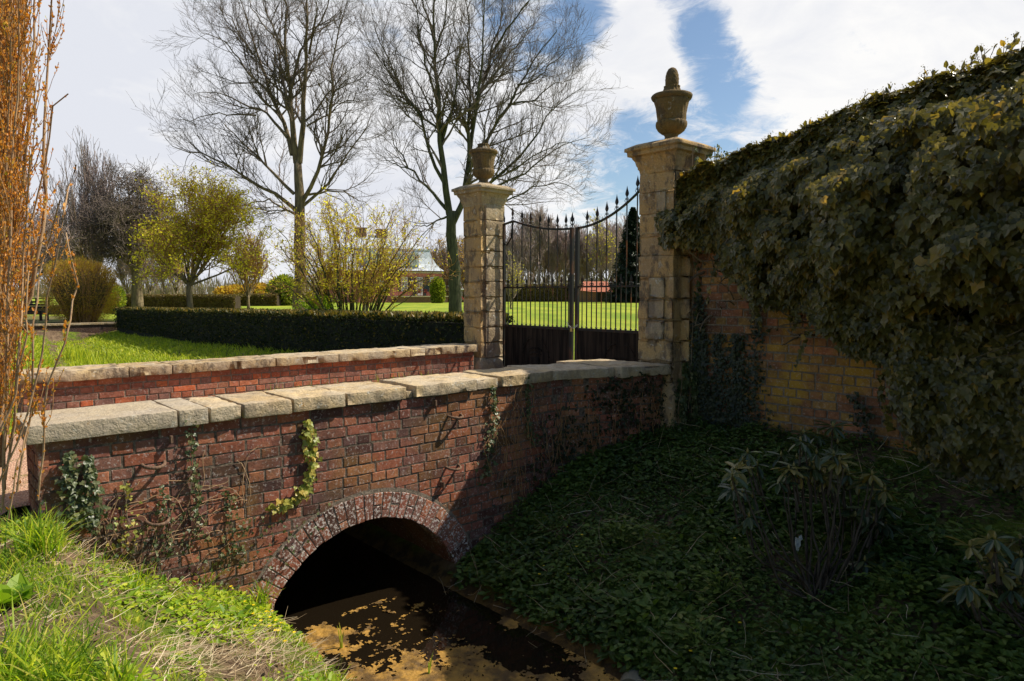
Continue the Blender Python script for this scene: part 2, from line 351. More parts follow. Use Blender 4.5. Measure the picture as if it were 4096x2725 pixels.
M_['pillar_grey'] = stonemat('dressed_grey_sandstone', (.42, .34, .24), (.20, .16, .125), (.46, .36, .22), .95, 26, .6)
M_['urn'] = stonemat('urn_sandstone', (.20, .145, .085), (.07, .055, .04), (.24, .16, .06), .35, 30)
def gate_iron():
    m, nt = newmat('painted_rusty_iron'); g = NT(nt); n = g.noise(11, 6, .7, g.scaled((1, 1, .3))); k = g.mr(n, .52, .60)
    k = g.math('MULTIPLY', k, g.mr(g.rnd(), .0, 1.0, .1, 1)); c = g.mix(k, (.010, .010, .010), (.20, .075, .022)); g.finish(c, g.mix(k, (.5, .5, .5), (.85, .85, .85)), g.bump(g.noise(60, 4), .3, .004), .25); return m
M_['iron'] = gate_iron()
def panel_iron():
    m, nt = newmat('sooty_iron_plate'); g = NT(nt); n = g.noise(6, 5, .6, g.scaled((3, 3, .25))); g.finish(g.mix(g.mr(n, .35, .65), (.008, .007, .006), (.035, .027, .02)), .9, g.bump(n, .3, .01), .12); return m
M_['panel'] = panel_iron()
M_['ring_iron'] = barkmat('rusty_ring_iron', (.10, .06, .045), (.22, .14, .09), 60)
M_['bark'] = barkmat('grey_brown_bark', (.09, .065, .045), (.26, .20, .12), 9)
M_['rhodo_stem'] = barkmat('dark_stem', (.03, .022, .015), (.09, .07, .05), 40)
M_['bark_mossy'] = barkmat('mossy_bark', (.035, .035, .022), (.10, .10, .055), 9)
M_['twig'] = barkmat('dark_twig', (.11, .085, .075), (.18, .14, .12), 5)
M_['twig_pale'] = barkmat('pale_stem', (.28, .17, .09), (.46, .31, .18), 40)
M_['twig_brown'] = barkmat('brown_twig', (.26, .14, .06), (.40, .23, .10), 20)
M_['twig_far'] = barkmat('distant_twig', (.28, .21, .19), (.38, .30, .27), 3)  # paler than the near twigs, distance haze put into the colour
M_['bud'] = leafmat('orange_bud', [(0, (.62, .24, .03)), (.5, (.80, .40, .06)), (.85, (.72, .30, .03)), (1, (.38, .38, .05))], .35, .5, .3, (1.2, 1.1, .8))
M_['spring'] = leafmat('young_yellow_green_leaf', [(0, (.32, .28, .02)), (.5, (.60, .52, .04)), (1, (.78, .66, .07))], .6)
M_['spring_green'] = leafmat('fresh_green_leaf', [(0, (.12, .24, .015)), (.6, (.32, .44, .025)), (1, (.58, .60, .05))], .45)
M_['bush_green'] = leafmat('bush_leaf', [(0, (.10, .15, .02)), (.6, (.24, .28, .03)), (1, (.42, .42, .05))], .35)
M_['bush_core'] = barkmat('twiggy_bush_inside', (.06, .045, .02), (.16, .11, .04), 14)
M_['beech'] = leafmat('brown_beech_leaf', [(0, (.10, .07, .03)), (.5, (.20, .14, .05)), (.8, (.17, .15, .03)), (1, (.26, .15, .08))], .2)
M_['hazel'] = leafmat('tawny_twiggery', [(0, (.30, .17, .04)), (.5, (.48, .28, .06)), (1, (.42, .34, .05))], .55, .6, .1)
M_['yew'] = leafmat('dark_yew', [(0, (.012, .020, .008)), (.6, (.030, .042, .012)), (.9, (.07, .07, .015)), (1, (.18, .12, .025))], .2, .6, .15)
M_['yew_tip'] = leafmat('bronze_yew_tip', [(0, (.05, .06, .015)), (.5, (.16, .12, .025)), (1, (.28, .17, .03))], .25)
M_['conifer'] = leafmat('dark_conifer', [(0, (.010, .02, .012)), (1, (.03, .05, .02))], .1)
M_['ivy'] = leafmat('glossy_ivy_leaf', [(0, (.06, .060, .016)), (.5, (.13, .122, .032)), (.9, (.21, .18, .045)), (1, (.38, .25, .05))], .42, .32, .5, (1.6, 1.4, .6))
M_['ivy_shaded'] = leafmat('shaded_ivy_leaf', [(0, (.015, .022, .010)), (.7, (.03, .042, .015)), (1, (.05, .055, .02))], .15, .45, .4)  # ivy of the shaded walls, the shade put into a darker leaf colour
M_['ivy_lit'] = leafmat('wall_ivy_leaf', [(0, (.05, .075, .03)), (.7, (.10, .13, .05)), (1, (.22, .20, .09))], .2, .4, .4)  # same ivy on the lit walls, the light put into a paler colour
M_['ivy_yellow'] = leafmat('yellow_ivy_leaf', [(0, (.20, .24, .04)), (.6, (.38, .38, .08)), (1, (.50, .36, .07))], .25, .4, .4)
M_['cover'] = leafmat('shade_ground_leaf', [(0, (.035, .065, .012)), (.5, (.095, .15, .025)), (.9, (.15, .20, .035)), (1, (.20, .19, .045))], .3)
M_['grass'] = leafmat('meadow_grass', [(0, (.08, .18, .012)), (.5, (.26, .38, .025)), (.85, (.48, .52, .04)), (1, (.68, .56, .16))], .5)
M_['grass_far'] = leafmat('bank_grass', [(0, (.16, .24, .015)), (.5, (.36, .44, .03)), (1, (.62, .60, .06))], .4)
M_['straw'] = leafmat('dry_straw', [(0, (.30, .20, .11)), (.6, (.52, .40, .24)), (1, (.68, .58, .42))], .2, .6, .3, (1, 1, 1))
M_['deadleaf'] = leafmat('dead_leaf', [(0, (.10, .06, .035)), (.6, (.22, .14, .08)), (1, (.36, .25, .17))], .15, .7, .2, (1, 1, 1))
M_['rhodo'] = leafmat('rhododendron_leaf', [(0, (.035, .055, .028)), (.55, (.055, .080, .030)), (.75, (.13, .13, .035)), (1, (.20, .15, .03))], .15, .35, .5)
M_['flower'] = leafmat('yellow_petal', [(0, (.85, .60, .01)), (1, (.95, .75, .03))], .3)
def plain(name, c, rough=.6, spec=.3, metal=0., vary=.15):
    m, nt = newmat(name); g = NT(nt); n = g.noise(7, 4); c2 = tuple(q*(1-vary*2) for q in c)
    g.finish(g.mix(g.mr(n, .35, .65), c2, c), rough, None, spec, 0, None, metal); return m
M_['stucco'] = plain('salmon_pink_wall', (.56, .20, .16), .9); M_['cream'] = plain('cream_cornice', (.62, .52, .34)); M_['white'] = plain('white_paint', (.78, .78, .74), .5, .3, 0, .04)
M_['shutter'] = plain('dark_green_shutter', (.035, .055, .055)); M_['pane'] = plain('window_glass', (.03, .035, .045), .08, .8)
M_['tile'] = plain('orange_roof_tile', (.50, .17, .10), .8); M_['darkwood'] = plain('dark_timber', (.03, .022, .018), .8); M_['chimney'] = plain('brown_chimney_brick', (.24, .13, .08), .9)
M_['slide'] = plain('pink_red_plastic', (.62, .12, .14), .35); M_['steel'] = plain('galvanised_steel', (.60, .60, .60), .35, .5, .6); M_['black'] = plain('black_metal', (.02, .02, .022)); M_['concrete'] = plain('mossy_concrete', (.16, .15, .11), .9)
M_['rag'] = plain('pale_scrap', (.55, .56, .52), .8); M_['brass'] = plain('brass', (.45, .32, .12), .4, .5, .7)
def slate():
    m, nt = newmat('pale_slate_roof'); g = NT(nt); b = g.n('ShaderNodeTexBrick'); g.L(g.scaled((1, 1, 1)), b.inputs['Vector']); n = g.noise(2.2, 5); g.finish(g.mix(g.mr(n, .3, .7), (.36, .40, .44), (.60, .64, .68)), .4, g.bump(g.noise(1, 2, .5, g.scaled((2, 2, 6))), .4, .05), .7); return m
M_['slate'] = slate()

# ------------------------------------------------------------------ terrain
def ditch_c(b): return 2.68+.105*np.clip(b-10, 0, 25)
def height(X, Y):
    X = np.asarray(X, float); Y = np.asarray(Y, float); a, b = AB(X, Y); x = a-ditch_c(b)
    xr = np.where(x > 0, x, 0); rs = 1+.06*sstep(b, 8, 10)
    lz = np.interp(-x, [.55, .70, .86, 1.08, 1.27, 1.56, 1.83, 1.98, 2.12, 2.3], [-1.25, -1.16, -.93, -.76, -.64, -.50, -.35, -.18, -.03, 0]); rz = np.interp(xr/rs, [.45, .66, .92, 1.55, 2.6, 3.5], [-1.25, -1.14, -.97, -.72, -.33, 0])
    dep = np.where(x < 0, lz, rz)*(1-sstep(b, 33.0, 33.2)); dep = dep*np.where(b > 12, 1-.024*np.clip(b-12, 0, 22), 1)
    p = np.stack([X, Y, np.zeros_like(X)], -1)
    near = 1-sstep(np.hypot(X, Y-4), 14, 40)
    road = sstep(b, 4.6, 5.0)*(1-sstep(b, 7.9, 8.3)); bump = .06*fbm(p, 1.3, 3, 3)+.035*fbm(p, 5, 3, 9)
    mudflat = sstep(dep, -1.25, -1.0)
    z = dep+bump*near*(1-road*.9)*(.25+.75*mudflat)-.015
    lawn = sstep(a, 7.5, 9)*(1-sstep(b, 200, 240)); z = z*(1-lawn)+lawn*(-.02)
    return z
def onground(px, py):
    r = ray(px, py); t = np.linspace(1.2, 60, 4000); P = np.array([0, 0, EYE])+t[:, None]*r; z = height(P[:, 0], P[:, 1]); i = np.argmax(P[:, 2] < z); return P[i]
def gridm(xs, ys, zf):
    X, Y = np.meshgrid(xs, ys, indexing='ij'); Z = zf(X, Y); idx = np.arange(X.size).reshape(X.shape)
    f = np.stack([idx[:-1, :-1], idx[1:, :-1], idx[1:, 1:], idx[:-1, 1:]], -1).reshape(-1, 4)
    return np.stack([X, Y, Z], -1).reshape(-1, 3), f
def ground_mat():
    m, nt = newmat('ground_soil_and_turf'); g = NT(nt)
    lawn = g.mix(g.mr(g.noise(.35, 5, .6, g.scaled((1, .25, 1))), .35, .65), (.17, .25, .018), (.33, .37, .035))
    lawn = g.mix(g.mr(g.noise(9, 4, .6, g.scaled((1, .3, 1))), .3, .7, 0, .5), lawn, (.55, .60, .5), 'MULTIPLY')
    soil = g.mix(g.mr(g.noise(7, 8, .7), .35, .65), (.075, .048, .030), (.21, .145, .09)); turf = g.mix(g.mr(g.noise(6, 6, .65), .3, .7), (.06, .10, .012), (.16, .21, .022))
    wild = g.mix(g.mr(g.noise(1.6, 6, .65), .44, .58), soil, turf)
    wet = g.mix(g.mr(g.noise(7, 6, .7), .4, .6), (.05, .032, .016), (.15, .085, .026))
    sep = g.n('ShaderNodeSeparateXYZ'); g.L(g.pos(), sep.inputs[0]); wild = g.mix(g.mr(sep.outputs[2], -1.0, -1.12), wild, wet)
    c = g.mix(g.mr(g.rnd(), .3, .7), wild, lawn); h = g.math('ADD', g.noise(14, 8, .75), g.math('MULTIPLY', g.noise(70, 3), .3)); g.finish(c, .95, g.bump(h, .8, .05), .15); return m
def make_ground():
    def axis(lo, hi, st, far):
        x = list(np.arange(lo, hi, st)); s_ = st; v = hi
        while v < far: x.append(v); s_ *= 1.13; v += s_
        x.append(far); s_ = st; v = lo-st; pre = []
        while v > -far: pre.append(v); s_ *= 1.13; v -= s_
        pre.append(-far); return np.array(pre[::-1]+x)
    V, f = gridm(axis(-9, 7, .07, 3500), axis(0, 16, .07, 3500), height); a, b = AB(V[:, 0], V[:, 1])
    inside = sstep(a, 6.9, 8.5); dist = np.hypot(V[:, 0], V[:, 1]); lawn = np.maximum(inside, sstep(dist, 45, 60))
    mb = MB(); mb.add(V, f, lawn); o = mb.build('ground', ground_mat(), smooth=True); tag(o, kind='structure')
make_ground()
def gravel_mat():
    m, nt = newmat('reddish_gravel'); g = NT(nt); n = g.noise(60, 6, .75); v = g.n('ShaderNodeTexVoronoi'); v.inputs['Scale'].default_value = 70; g.L(g.pos(), v.inputs['Vector'])
    c = g.mix(g.mr(g.noise(90, 2), .4, .6), (.44, .25, .16), (.62, .42, .30)); c = g.mix(g.mr(g.noise(5, 5), .55, .7, 0, .7), c, (.20, .17, .05)); c = g.mix(g.mr(n, .3, .7, 0, .6), c, (.55, .5, .48), 'MULTIPLY'); g.finish(c, .95, g.bump(v.outputs['Distance'], .9, .015), .15); return m
def make_road():
    mb = MB(); xs = np.linspace(-60, 7.2, 500); bs = np.linspace(5.02, 7.72, 28)
    A, B = np.meshgrid(xs, bs, indexing='ij'); wid = sstep(-A, -.3, 1.0)*0.25
    B2 = 6.37+(B-6.37)*(1+wid+.05*np.sin(A*1.7)*sstep(-A, -.3, 1)); P = W(A, B2, 0); Z = .008+.012*fbm(P, 2.2, 3, 4)
    Z = Z-.07*sstep(np.abs(B-6.37)+.10*fbm(P, 3, 2, 8), 1.0, 1.34)*(A < .45); P[..., 2] = Z+.006; idx = np.arange(A.size).reshape(A.shape)
    f = np.stack([idx[:-1, :-1], idx[1:, :-1], idx[1:, 1:], idx[:-1, 1:]], -1).reshape(-1, 4); mb.add(P.reshape(-1, 3), f, .5)
    wbox(mb, .55, 6.4, 5.0, 7.74, -.42, -.03, .5)      # bridge deck fill under the gravel
    tag(mb.build('road', gravel_mat(), smooth=False), kind='structure')
make_road()
def make_water():
    m, nt = newmat('still_dark_water'); g = NT(nt); g.finish((.010, .007, .004), .03, g.bump(g.noise(5, 3), .06, .02), .5)
    mb = MB(); bs = np.linspace(-6, 33, 80); c = ditch_c(bs); P0 = W(c-.95, bs, -1.155); P1 = W(c+1.0, bs, -1.155); V = np.stack([P0, P1], 1).reshape(-1, 3); i = np.arange(79)*2
    mb.add(V, np.stack([i, i+1, i+3, i+2], -1), .5); tag(mb.build('water', m), kind='structure')
    # floating algae scum
    m2, nt = newmat('ochre_algae_scum'); g = NT(nt); n = g.noise(45, 6, .7); g.finish(g.mix(g.mr(g.noise(9, 5), .35, .65), (.10, .055, .014), (.40, .22, .04)), .55, g.bump(n, .9, .015), .4)
    st = .009; av = np.arange(1.8, 3.42, st); bv = np.arange(1.6, 4.66, st); A, B = np.meshgrid(av, bv, indexing='ij'); P = W(A, B, 0)
    nn = fbm(P, 3.6, 4, 21)+.20*vnoise(P, 17, 5)+.20*vnoise(P, 38, 6)+.16*vnoise(P, 80, 8)+.24*sstep(4.35-B, 0, 1.0)-.30*sstep(A, 2.75, 3.1)*sstep(B, 2.2, 3.2)-.12*sstep(A, 2.5, 2.9)+.10*(1-sstep(A, 2.4, 2.7))-.20*sstep(B, 4.2, 4.6)+.10  # cover thinned in the shade and thickened in the sun, imitating the light
    P[..., 2] = -1.150+.010*fbm(P, 25, 3, 5); idx = np.arange(A.size).reshape(A.shape); ok = (nn[:-1, :-1] > .10)
    f = np.stack([idx[:-1, :-1], idx[1:, :-1], idx[1:, 1:], idx[:-1, 1:]], -1)[ok]; mb = MB(); mb.add(P.reshape(-1, 3), f.reshape(-1, 4), .5)
    tag(mb.build('algae', m2, smooth=True), 'ochre algae scum floating on the dark ditch water before the arch', 'algae', kind='stuff')
make_water()

# ------------------------------------------------------------------ brickwork
def brick_poly(mb, poly, frame, out, depth=.05, ch=.003, rnd=None):
    """a brick whose face outline is poly [(u,z)...] ccw in the wall plane"""
    O, U_, V_, Nn = frame; p = np.array(poly, float); c = p.mean(0); ln = np.linalg.norm(p-c, axis=1, keepdims=True)
    pin = c+(p-c)*np.maximum(1-ch*1.6/np.maximum(ln, 1e-3), .2); n = len(p); rng = [O+q[0]*U_+q[1]*V_ for q in p]; rin = [O+q[0]*U_+q[1]*V_ for q in pin]
    V = [r-Nn*depth for r in rng]+[r+Nn*(out-ch) for r in rng]+[r+Nn*out for r in rin]; F_ = []
    for i in range(n):
        j = (i+1) % n; F_.append([i, j, n+j, n+i]); F_.append([n+i, n+j, 2*n+j, 2*n+i])
    F_.append([2*n+i for i in range(n)]); flip = np.dot(np.cross(U_, V_), Nn) < 0
    if flip: F_ = [f[::-1] for f in F_]
    mb.add(V, F_, random.random() if rnd is None else rnd)
def clip_circle(poly, c, r):
    m = np.mean(poly, 0)-c; ln = np.linalg.norm(m); n_ = m/ln; out = []
    if all(np.linalg.norm(np.array(q)-c) > r for q in poly): return poly
    for i in range(len(poly)):
        p, q = np.array(poly[i], float), np.array(poly[(i+1) % len(poly)], float); dp, dq = (p-c)@n_-r, (q-c)@n_-r
        if dp >= 0: out.append(p)
        if (dp >= 0) != (dq >= 0): out.append(p+(q-p)*dp/(dp-dq))
    if len(out) < 3: return None
    o = np.array(out); ar = .5*abs(np.dot(o[:, 0], np.roll(o[:, 1], 1))-np.dot(o[:, 1], np.roll(o[:, 0], 1)))
    return out if ar > .0008 and len(out) >= 3 else None
def brickface(mb, frame, u0, u1, z0, z1, h=.068, st=.225, j=.012, circ=None, wave=None, zmin=None, bulge=None, clr=None, outj=.004):
    nrow = int(math.ceil((z1-z0)/h))
    for r in range(nrow):
        zt = z1-r*h; zb = zt-h+j*(.8+.5*random.random()); header = r % 2 == 1; u = u0; first = True
        while u < u1-.02:
            w = (st/2 if header else st)*random.uniform(.93, 1.07)
            if random.random() < .06: w *= .5 if not header else 1.6
            if first and not header: w = st*.75; 
            first = False; ue = min(u+w, u1); jj = j*random.uniform(.8, 1.3); o = random.uniform(0, outj); um = (u+ue)/2
            dz = (wave(um) if wave else 0)+random.uniform(-.0025, .0025); tl = random.uniform(-.003, .003)
            poly = [(u, zb+dz-tl), (ue-jj, zb+dz+tl), (ue-jj, zt+dz+tl), (u, zt+dz-tl)]; u = ue
            if zmin is not None and zt < zmin(um): continue
            if circ is not None: poly = clip_circle(poly, circ[0], circ[1])
            if poly is None: continue
            fr = frame
            if bulge: sl = (bulge(um+.05, zt)-bulge(um-.05, zt))/.1; fr = (frame[0]+frame[3]*(bulge(um, zt)-sl*um), frame[1]+frame[3]*sl, frame[2], frame[3])
            brick_poly(mb, poly, fr, o+.002, rnd=None if clr is None else clr(um, zt))
ARC_C = np.array([2.68, -1.37]); ARC_R = .90; RING = .205
def nb(a): return 4.66-.40*float(sstep(np.array(a), 4.7, 6.0))      # outer face of the near parapet, swinging out at the gate
def make_near():
    root = thing('bridge_parapet', W(3.2, 4.9, 0), 'brick bridge parapet nearer the camera, pierced by the arch and topped with broken sandstone coping', 'bridge wall')
    bm = MB(); mm = MB(); wave = lambda u: .012*math.sin(u*1.3+.6)
    frame = (W(0, 4.66, 0), D, UP, -N)
    bulge = lambda u, z: 4.66-nb(u)
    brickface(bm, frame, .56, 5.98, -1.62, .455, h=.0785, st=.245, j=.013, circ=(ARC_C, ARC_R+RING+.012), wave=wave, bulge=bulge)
    # end face at the left and road-side face
    fe = (W(.56, 4.655, 0), N, UP, -D); brickface(bm, fe, .0, .45, -.3, .455, h=.0785, st=.245, j=.013)
    brickface(bm, (W(0, 5.13, 0), D, UP, N), .56, 5.98, -.02, .455)
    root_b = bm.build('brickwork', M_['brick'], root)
    # mortar core: strips with the arch opening left free
    us = np.linspace(.565, 5.975, 110); zz = []
    for u in us:
        dx = abs(u-ARC_C[0]); zz.append(-1.75 if dx >= ARC_R+.1 else ARC_C[1]+math.sqrt((ARC_R+.1)**2-dx*dx))
    f = [W(u, nb(u)-.0005, z) for u, z in zip(us, zz)]; ft = [W(u, nb(u)-.0005, .46) for u in us]; bk = [W(u, 5.129, z) for u, z in zip(us, zz)]; bt = [W(u, 5.129, .46) for u in us]
    V = np.array(f+ft+bk+bt); n = len(us); i = np.arange(n-1)
    F_ = np.concatenate([np.stack([i, i+1, n+i+1, n+i], -1), np.stack([2*n+i, 3*n+i, 3*n+i+1, 2*n+i+1], -1), np.stack([n+i, n+i+1, 3*n+i+1, 3*n+i], -1), np.stack([i, 2*n+i, 2*n+i+1, i+1], -1)])
    mm.add(V, F_, .5); mm.add([V[0], V[n], V[3*n], V[2*n]], [[0, 1, 2, 3]], .5); mm.build('mortar_core', M_['mortar'], root)
    # arch ring of radial bricks, two rings interlocked
    rg = MB(); O, U_, V_, Nn = frame; a0, a1 = R(-3), R(183); n = 41; da = (a1-a0)/n
    for k in range(n):
        t0 = a0+k*da+.004; t1 = a0+(k+1)*da-.006; segs = [(0, RING)] if k % 2 == 0 else [(0, RING*.49), (RING*.53, RING)]
        if k % 5 == 3: segs = [(0, RING*.3), (RING*.34, RING)]
        for (s0, s1) in segs:
            r0, r1 = ARC_R+s0+random.uniform(-.005, .004), ARC_R+s1+random.uniform(-.006, .008); e = random.uniform(-.003, .003)
            poly = [(ARC_C[0]+r*math.cos(t), ARC_C[1]+r*math.sin(t)) for r, t in ((r0, t0+e), (r1, t0-e*.5), (r1, t1), (r0, t1))]
            brick_poly(rg, poly, frame, random.uniform(.006, .011), depth=.16, ch=.003)
    rg.build('arch_ring', M_['brick_ring'], root)
    rm = MB(); tt = np.linspace(a0, a1, 60)
    P0 = np.array([W(ARC_C[0]+(ARC_R+.012)*math.cos(t), 4.656, ARC_C[1]+(ARC_R+.012)*math.sin(t)) for t in tt]); P1 = np.array([W(ARC_C[0]+(ARC_R+RING+.014)*math.cos(t), 4.656, ARC_C[1]+(ARC_R+.24)*math.sin(t)) for t in tt])
    V = np.stack([P0, P1], 1).reshape(-1, 3); i = np.arange(59)*2; rm.add(V, np.stack([i, i+1, i+3, i+2], -1), .5); rm.build('ring_mortar', M_['mortar_light'], root)
    # vault behind the ring, right through the bridge
    vb = MB(); tt = np.linspace(R(-12), R(192), 46); bs = np.linspace(4.69, 8.26, 60); T_, B_ = np.meshgrid(tt, bs, indexing='ij'); rr = ARC_R+.004*np.sin(T_*70)
    P = W(ARC_C[0]+rr*np.cos(T_), B_, ARC_C[1]+rr*np.sin(T_)); idx = np.arange(T_.size).reshape(T_.shape); vb.add(P.reshape(-1, 3), np.stack([idx[:-1, :-1], idx[1:, :-1], idx[1:, 1:], idx[:-1, 1:]], -1).reshape(-1, 4), .2)
    vb.build('vault', M_['brick'], root)
    # coping stones
    cuts = [.50, 1.30, 1.49, 1.71, 2.06, 2.48, 3.02, 3.10, 3.75, 4.02, 4.70, 5.40, 6.02]
    kinds = ['coping', 'coping', 'coping', 'coping', 'coping', 'coping', None, 'coping', 'small', 'coping', 'coping', 'coping']
    for q in range(len(cuts)-1):
        a0, a1 = cuts[q]+.006, cuts[q+1]-.006; b0 = nb((a0+a1)/2)-.05; z1 = .56+random.uniform(-.006, .004); z0 = .455
        if kinds[q] is None: z1 -= .035; b0 += .03
        if kinds[q] == 'small': b0 += .02; z1 -= .012
        c = MB(); sl = nb(a1)-nb(a0); big = q < 2
        rough_box(c, W(a0, b0-sl/2, z0), W(a1-a0, sl), W(0, 5.20-b0), UP*(z1-z0), step=.02, amp=.0025 if big else .0075, rad=.005 if big else .009, rnd=random.random(), s=q*3, ns=8)
        c.build('coping_stone', M_['coping_grey' if big else 'coping'], root, smooth=True)
    # iron rings let into the wall, and the little pins above them
    def ringpart(px, py, r=.056):
        rr = ray(px, py); t = (4.66)/(rr[0]*N[0]+rr[1]*N[1]); P = np.array([0, 0, EYE])+rr*t; m = MB(); th = np.linspace(-.25, math.pi+.25, 15)
        pts = [P+D*(r*1.15*math.cos(q))-N*(r*1.45*math.sin(q)+.005)-UP*.25*r*math.sin(q) for q in th]; tube(m, pts, .011, 7, .3); m.build('iron_ring', M_['ring_iron'], root, smooth=True)
    for q in [(153, 463), (157, 519), (454, 415), (452, 466)]: ringpart(*q)
    for px, py in [(170, 442), (433, 405), (545, 391), (441, 487)]:
        rr = ray(px, py); t = 4.66/(rr[0]*N[0]+rr[1]*N[1]); P = np.array([0, 0, EYE])+rr*t; m = MB(); box(m, P-D*.007-N*.05, D*.014, N*.05, UP*.045, .3); m.build('iron_pin', M_['ring_iron'], root)
    return root
near = make_near()
def make_far():
    root = thing('bridge_parapet', W(3.3, 7.9, 0), 'lower-looking brick bridge parapet across the road, its red inner face sunlit', 'bridge wall')
    bm = MB(); bf = (W(0, 7.76, 0), D, UP, -N)
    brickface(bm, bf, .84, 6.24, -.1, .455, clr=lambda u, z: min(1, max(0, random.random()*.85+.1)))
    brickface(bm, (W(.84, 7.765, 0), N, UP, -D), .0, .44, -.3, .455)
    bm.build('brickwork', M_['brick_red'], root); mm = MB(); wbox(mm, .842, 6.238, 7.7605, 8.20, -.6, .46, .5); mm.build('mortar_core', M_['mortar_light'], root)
    ou = MB(); us = np.linspace(.85, 6.23, 90); zz = [-1.75 if abs(u-ARC_C[0]) >= ARC_R else ARC_C[1]+math.sqrt(ARC_R**2-(u-ARC_C[0])**2) for u in us]
    f = [W(u, 8.21, z) for u, z in zip(us, zz)]+[W(u, 8.21, .455) for u in us]; i = np.arange(89); ou.add(f, np.stack([i, 90+i, 90+i+1, i+1], -1), .5); ou.build('outer_face', M_['brick'], root)
    cuts = [.80, 1.72, 2.13, 3.25, 4.05, 5.1, 5.35, 5.62, 6.28]
    for q in range(len(cuts)-1):
        c = MB(); rough_box(c, W(cuts[q]+.005, 7.70, .458), W(cuts[q+1]-cuts[q]-.01, 0), W(0, .54), UP*(.102+random.uniform(-.004, .004)), step=.025, amp=.005, rad=.006, rnd=random.random(), s=90+q)
        c.build('coping_stone', M_['coping_dark' if q < 3 else 'coping'], root, smooth=True)
make_far()

# ------------------------------------------------------------------ gate pillars and urns
def ringsq(mb, prof, ca, cb, ha, hb, amp=.006, s=0, n=9, rnd=.4, skirt=0):
    """square moulded profile [(overhang, z)...] round a shaft of half sizes ha, hb"""
    P = []
    for (o, z) in prof:
        A, B = ha+o, hb+o; t = np.linspace(-1, 1, n, endpoint=False); loop = [(x*A, -B) for x in t]+[(A, x*B) for x in t]+[(-x*A, B) for x in t]+[(-A, -x*B) for x in t]; P.append([W(ca+x, cb+y, z) for x, y in loop])
    P = np.array(P); nz = fbm(P, 7, 4, s)*2; ch = np.clip(fbm(P, 3.4, 3, s+7)-.22, 0, 1)*4; cen = W(ca, cb, 0); out = P-cen; out[..., 2] = 0; out /= np.linalg.norm(out, axis=-1, keepdims=True)
    P = P+out*((nz*amp)-ch*amp*1.5)[..., None]; k, m = P.shape[:2]; idx = np.arange(k*m).reshape(k, m); nx = np.roll(idx, -1, 1)
    mb.add(P.reshape(-1, 3), np.stack([idx[:-1], nx[:-1], nx[1:], idx[1:]], -1).reshape(-1, 4), rnd); mb.f.setdefault(m, []).append(idx[-1][None]+mb.n-k*m)
def prof_dense(p, st=.012):
    out = [p[0]]
    for q, r in zip(p[:-1], p[1:]):
        n = max(1, int(math.hypot(r[0]-q[0], r[1]-q[1])/st)); out += [(q[0]+(r[0]-q[0])*i/n, q[1]+(r[1]-q[1])*i/n) for i in range(1, n+1)]
    return out
def pillar(ca, cb, ha, hb, top, label, s, right=False):
    root = thing('gate_pillar', W(ca, cb, 0), label, 'pillar', 'gate pillars')
    zc = top-.30; m = MB(); nblk = 10; zs = np.linspace(.36, zc, nblk+1)
    for q in range(nblk):
        g_ = random.uniform(-.004, .004); rough_box(m, W(ca-ha+g_, cb-hb-g_, zs[q]), W(2*ha, 0), W(0, 2*hb), UP*(zs[q+1]-zs[q]-.003), step=.018, amp=.008 if right else .008, rad=.005, rnd=random.random()*.5, s=s+q//2, ns=3.6)
    wbox(m, ca-ha+.012, ca+ha-.012, cb-hb+.012, cb+hb-.012, .1, zc+.1, .9); m.build('shaft', M_['pillar'], root, smooth=True)
    # dressed blocks on the side face (towards -N), with recessed joints
    f = MB()
    if not right:
        for q in range(nblk): rough_box(f, W(ca-ha+.085, cb-hb-.022, zs[q]+.006), W(2*ha-.085, 0), W(0, .10), UP*(zs[q+1]-zs[q]-.009), step=.02, amp=.005, rad=.005, rnd=random.random(), s=s+30+q)
        f.build('dressed_blocks', M_['pillar_grey'], root, smooth=True)
    else:
        for q in (2, 3, 4, 7, 8): rough_box(f, W(ca-ha-.020, cb-hb+.10, zs[q]+.006), W(.10, 0), W(0, 2*hb-.17-.02*q), UP*(zs[q+1]-zs[q]-.012), step=.02, amp=.010, rad=.006, rnd=random.random(), s=s+30+q)
        f.build('dressed_blocks', M_['pillar_grey'], root, smooth=True)
        g2 = MB()
        for q in range(nblk): rough_box(g2, W(ca-ha+.14, cb-hb-.11, zs[q]+.003), W(2*ha-.20, 0), W(0, .16), UP*(zs[q+1]-zs[q]-.006), step=.025, amp=.010, rad=.006, rnd=random.random(), s=s+60+q)
        g2.build('side_pilaster', M_['pillar'], root, smooth=True)
    b = MB(); ringsq(b, prof_dense([(.075, -.3), (.075, .20), (.06, .26), (.03, .31), (.012, .34), (0, .36)], .03), ca, cb, ha, hb, .012, s, 11); b.build('base', M_['pillar_grey' if not right else 'pillar'], root, smooth=True)
    c = MB(); ringsq(c, prof_dense([(.0, zc-.02), (.004, zc+.02), (.016, zc+.035), (.016, zc+.055), (.026, zc+.07), (.038, zc+.115), (.060, zc+.145), (.066, zc+.165), (.096, zc+.168), (.10, zc+.215), (.122, zc+.219), (.122, zc+.255), (.105, zc+.262), (.03, zc+.30), (-.06, zc+.31)]), ca, cb, ha, hb, .007, s+3, 12)
    c.build('capital', M_['pillar_grey'] if not right else M_['pillar'], root, smooth=True)
    return root
pillar(6.57, 7.93, .225, .205, 2.90, 'gate pillar on the left with coursed grey blocks and mottled yellow sandstone, far end of the bridge', 100)
pillar(6.24, 4.40, .225, .225, 2.90, 'gate pillar on the right with spalled yellow stone, ivy creeping up its corner', 200, True)
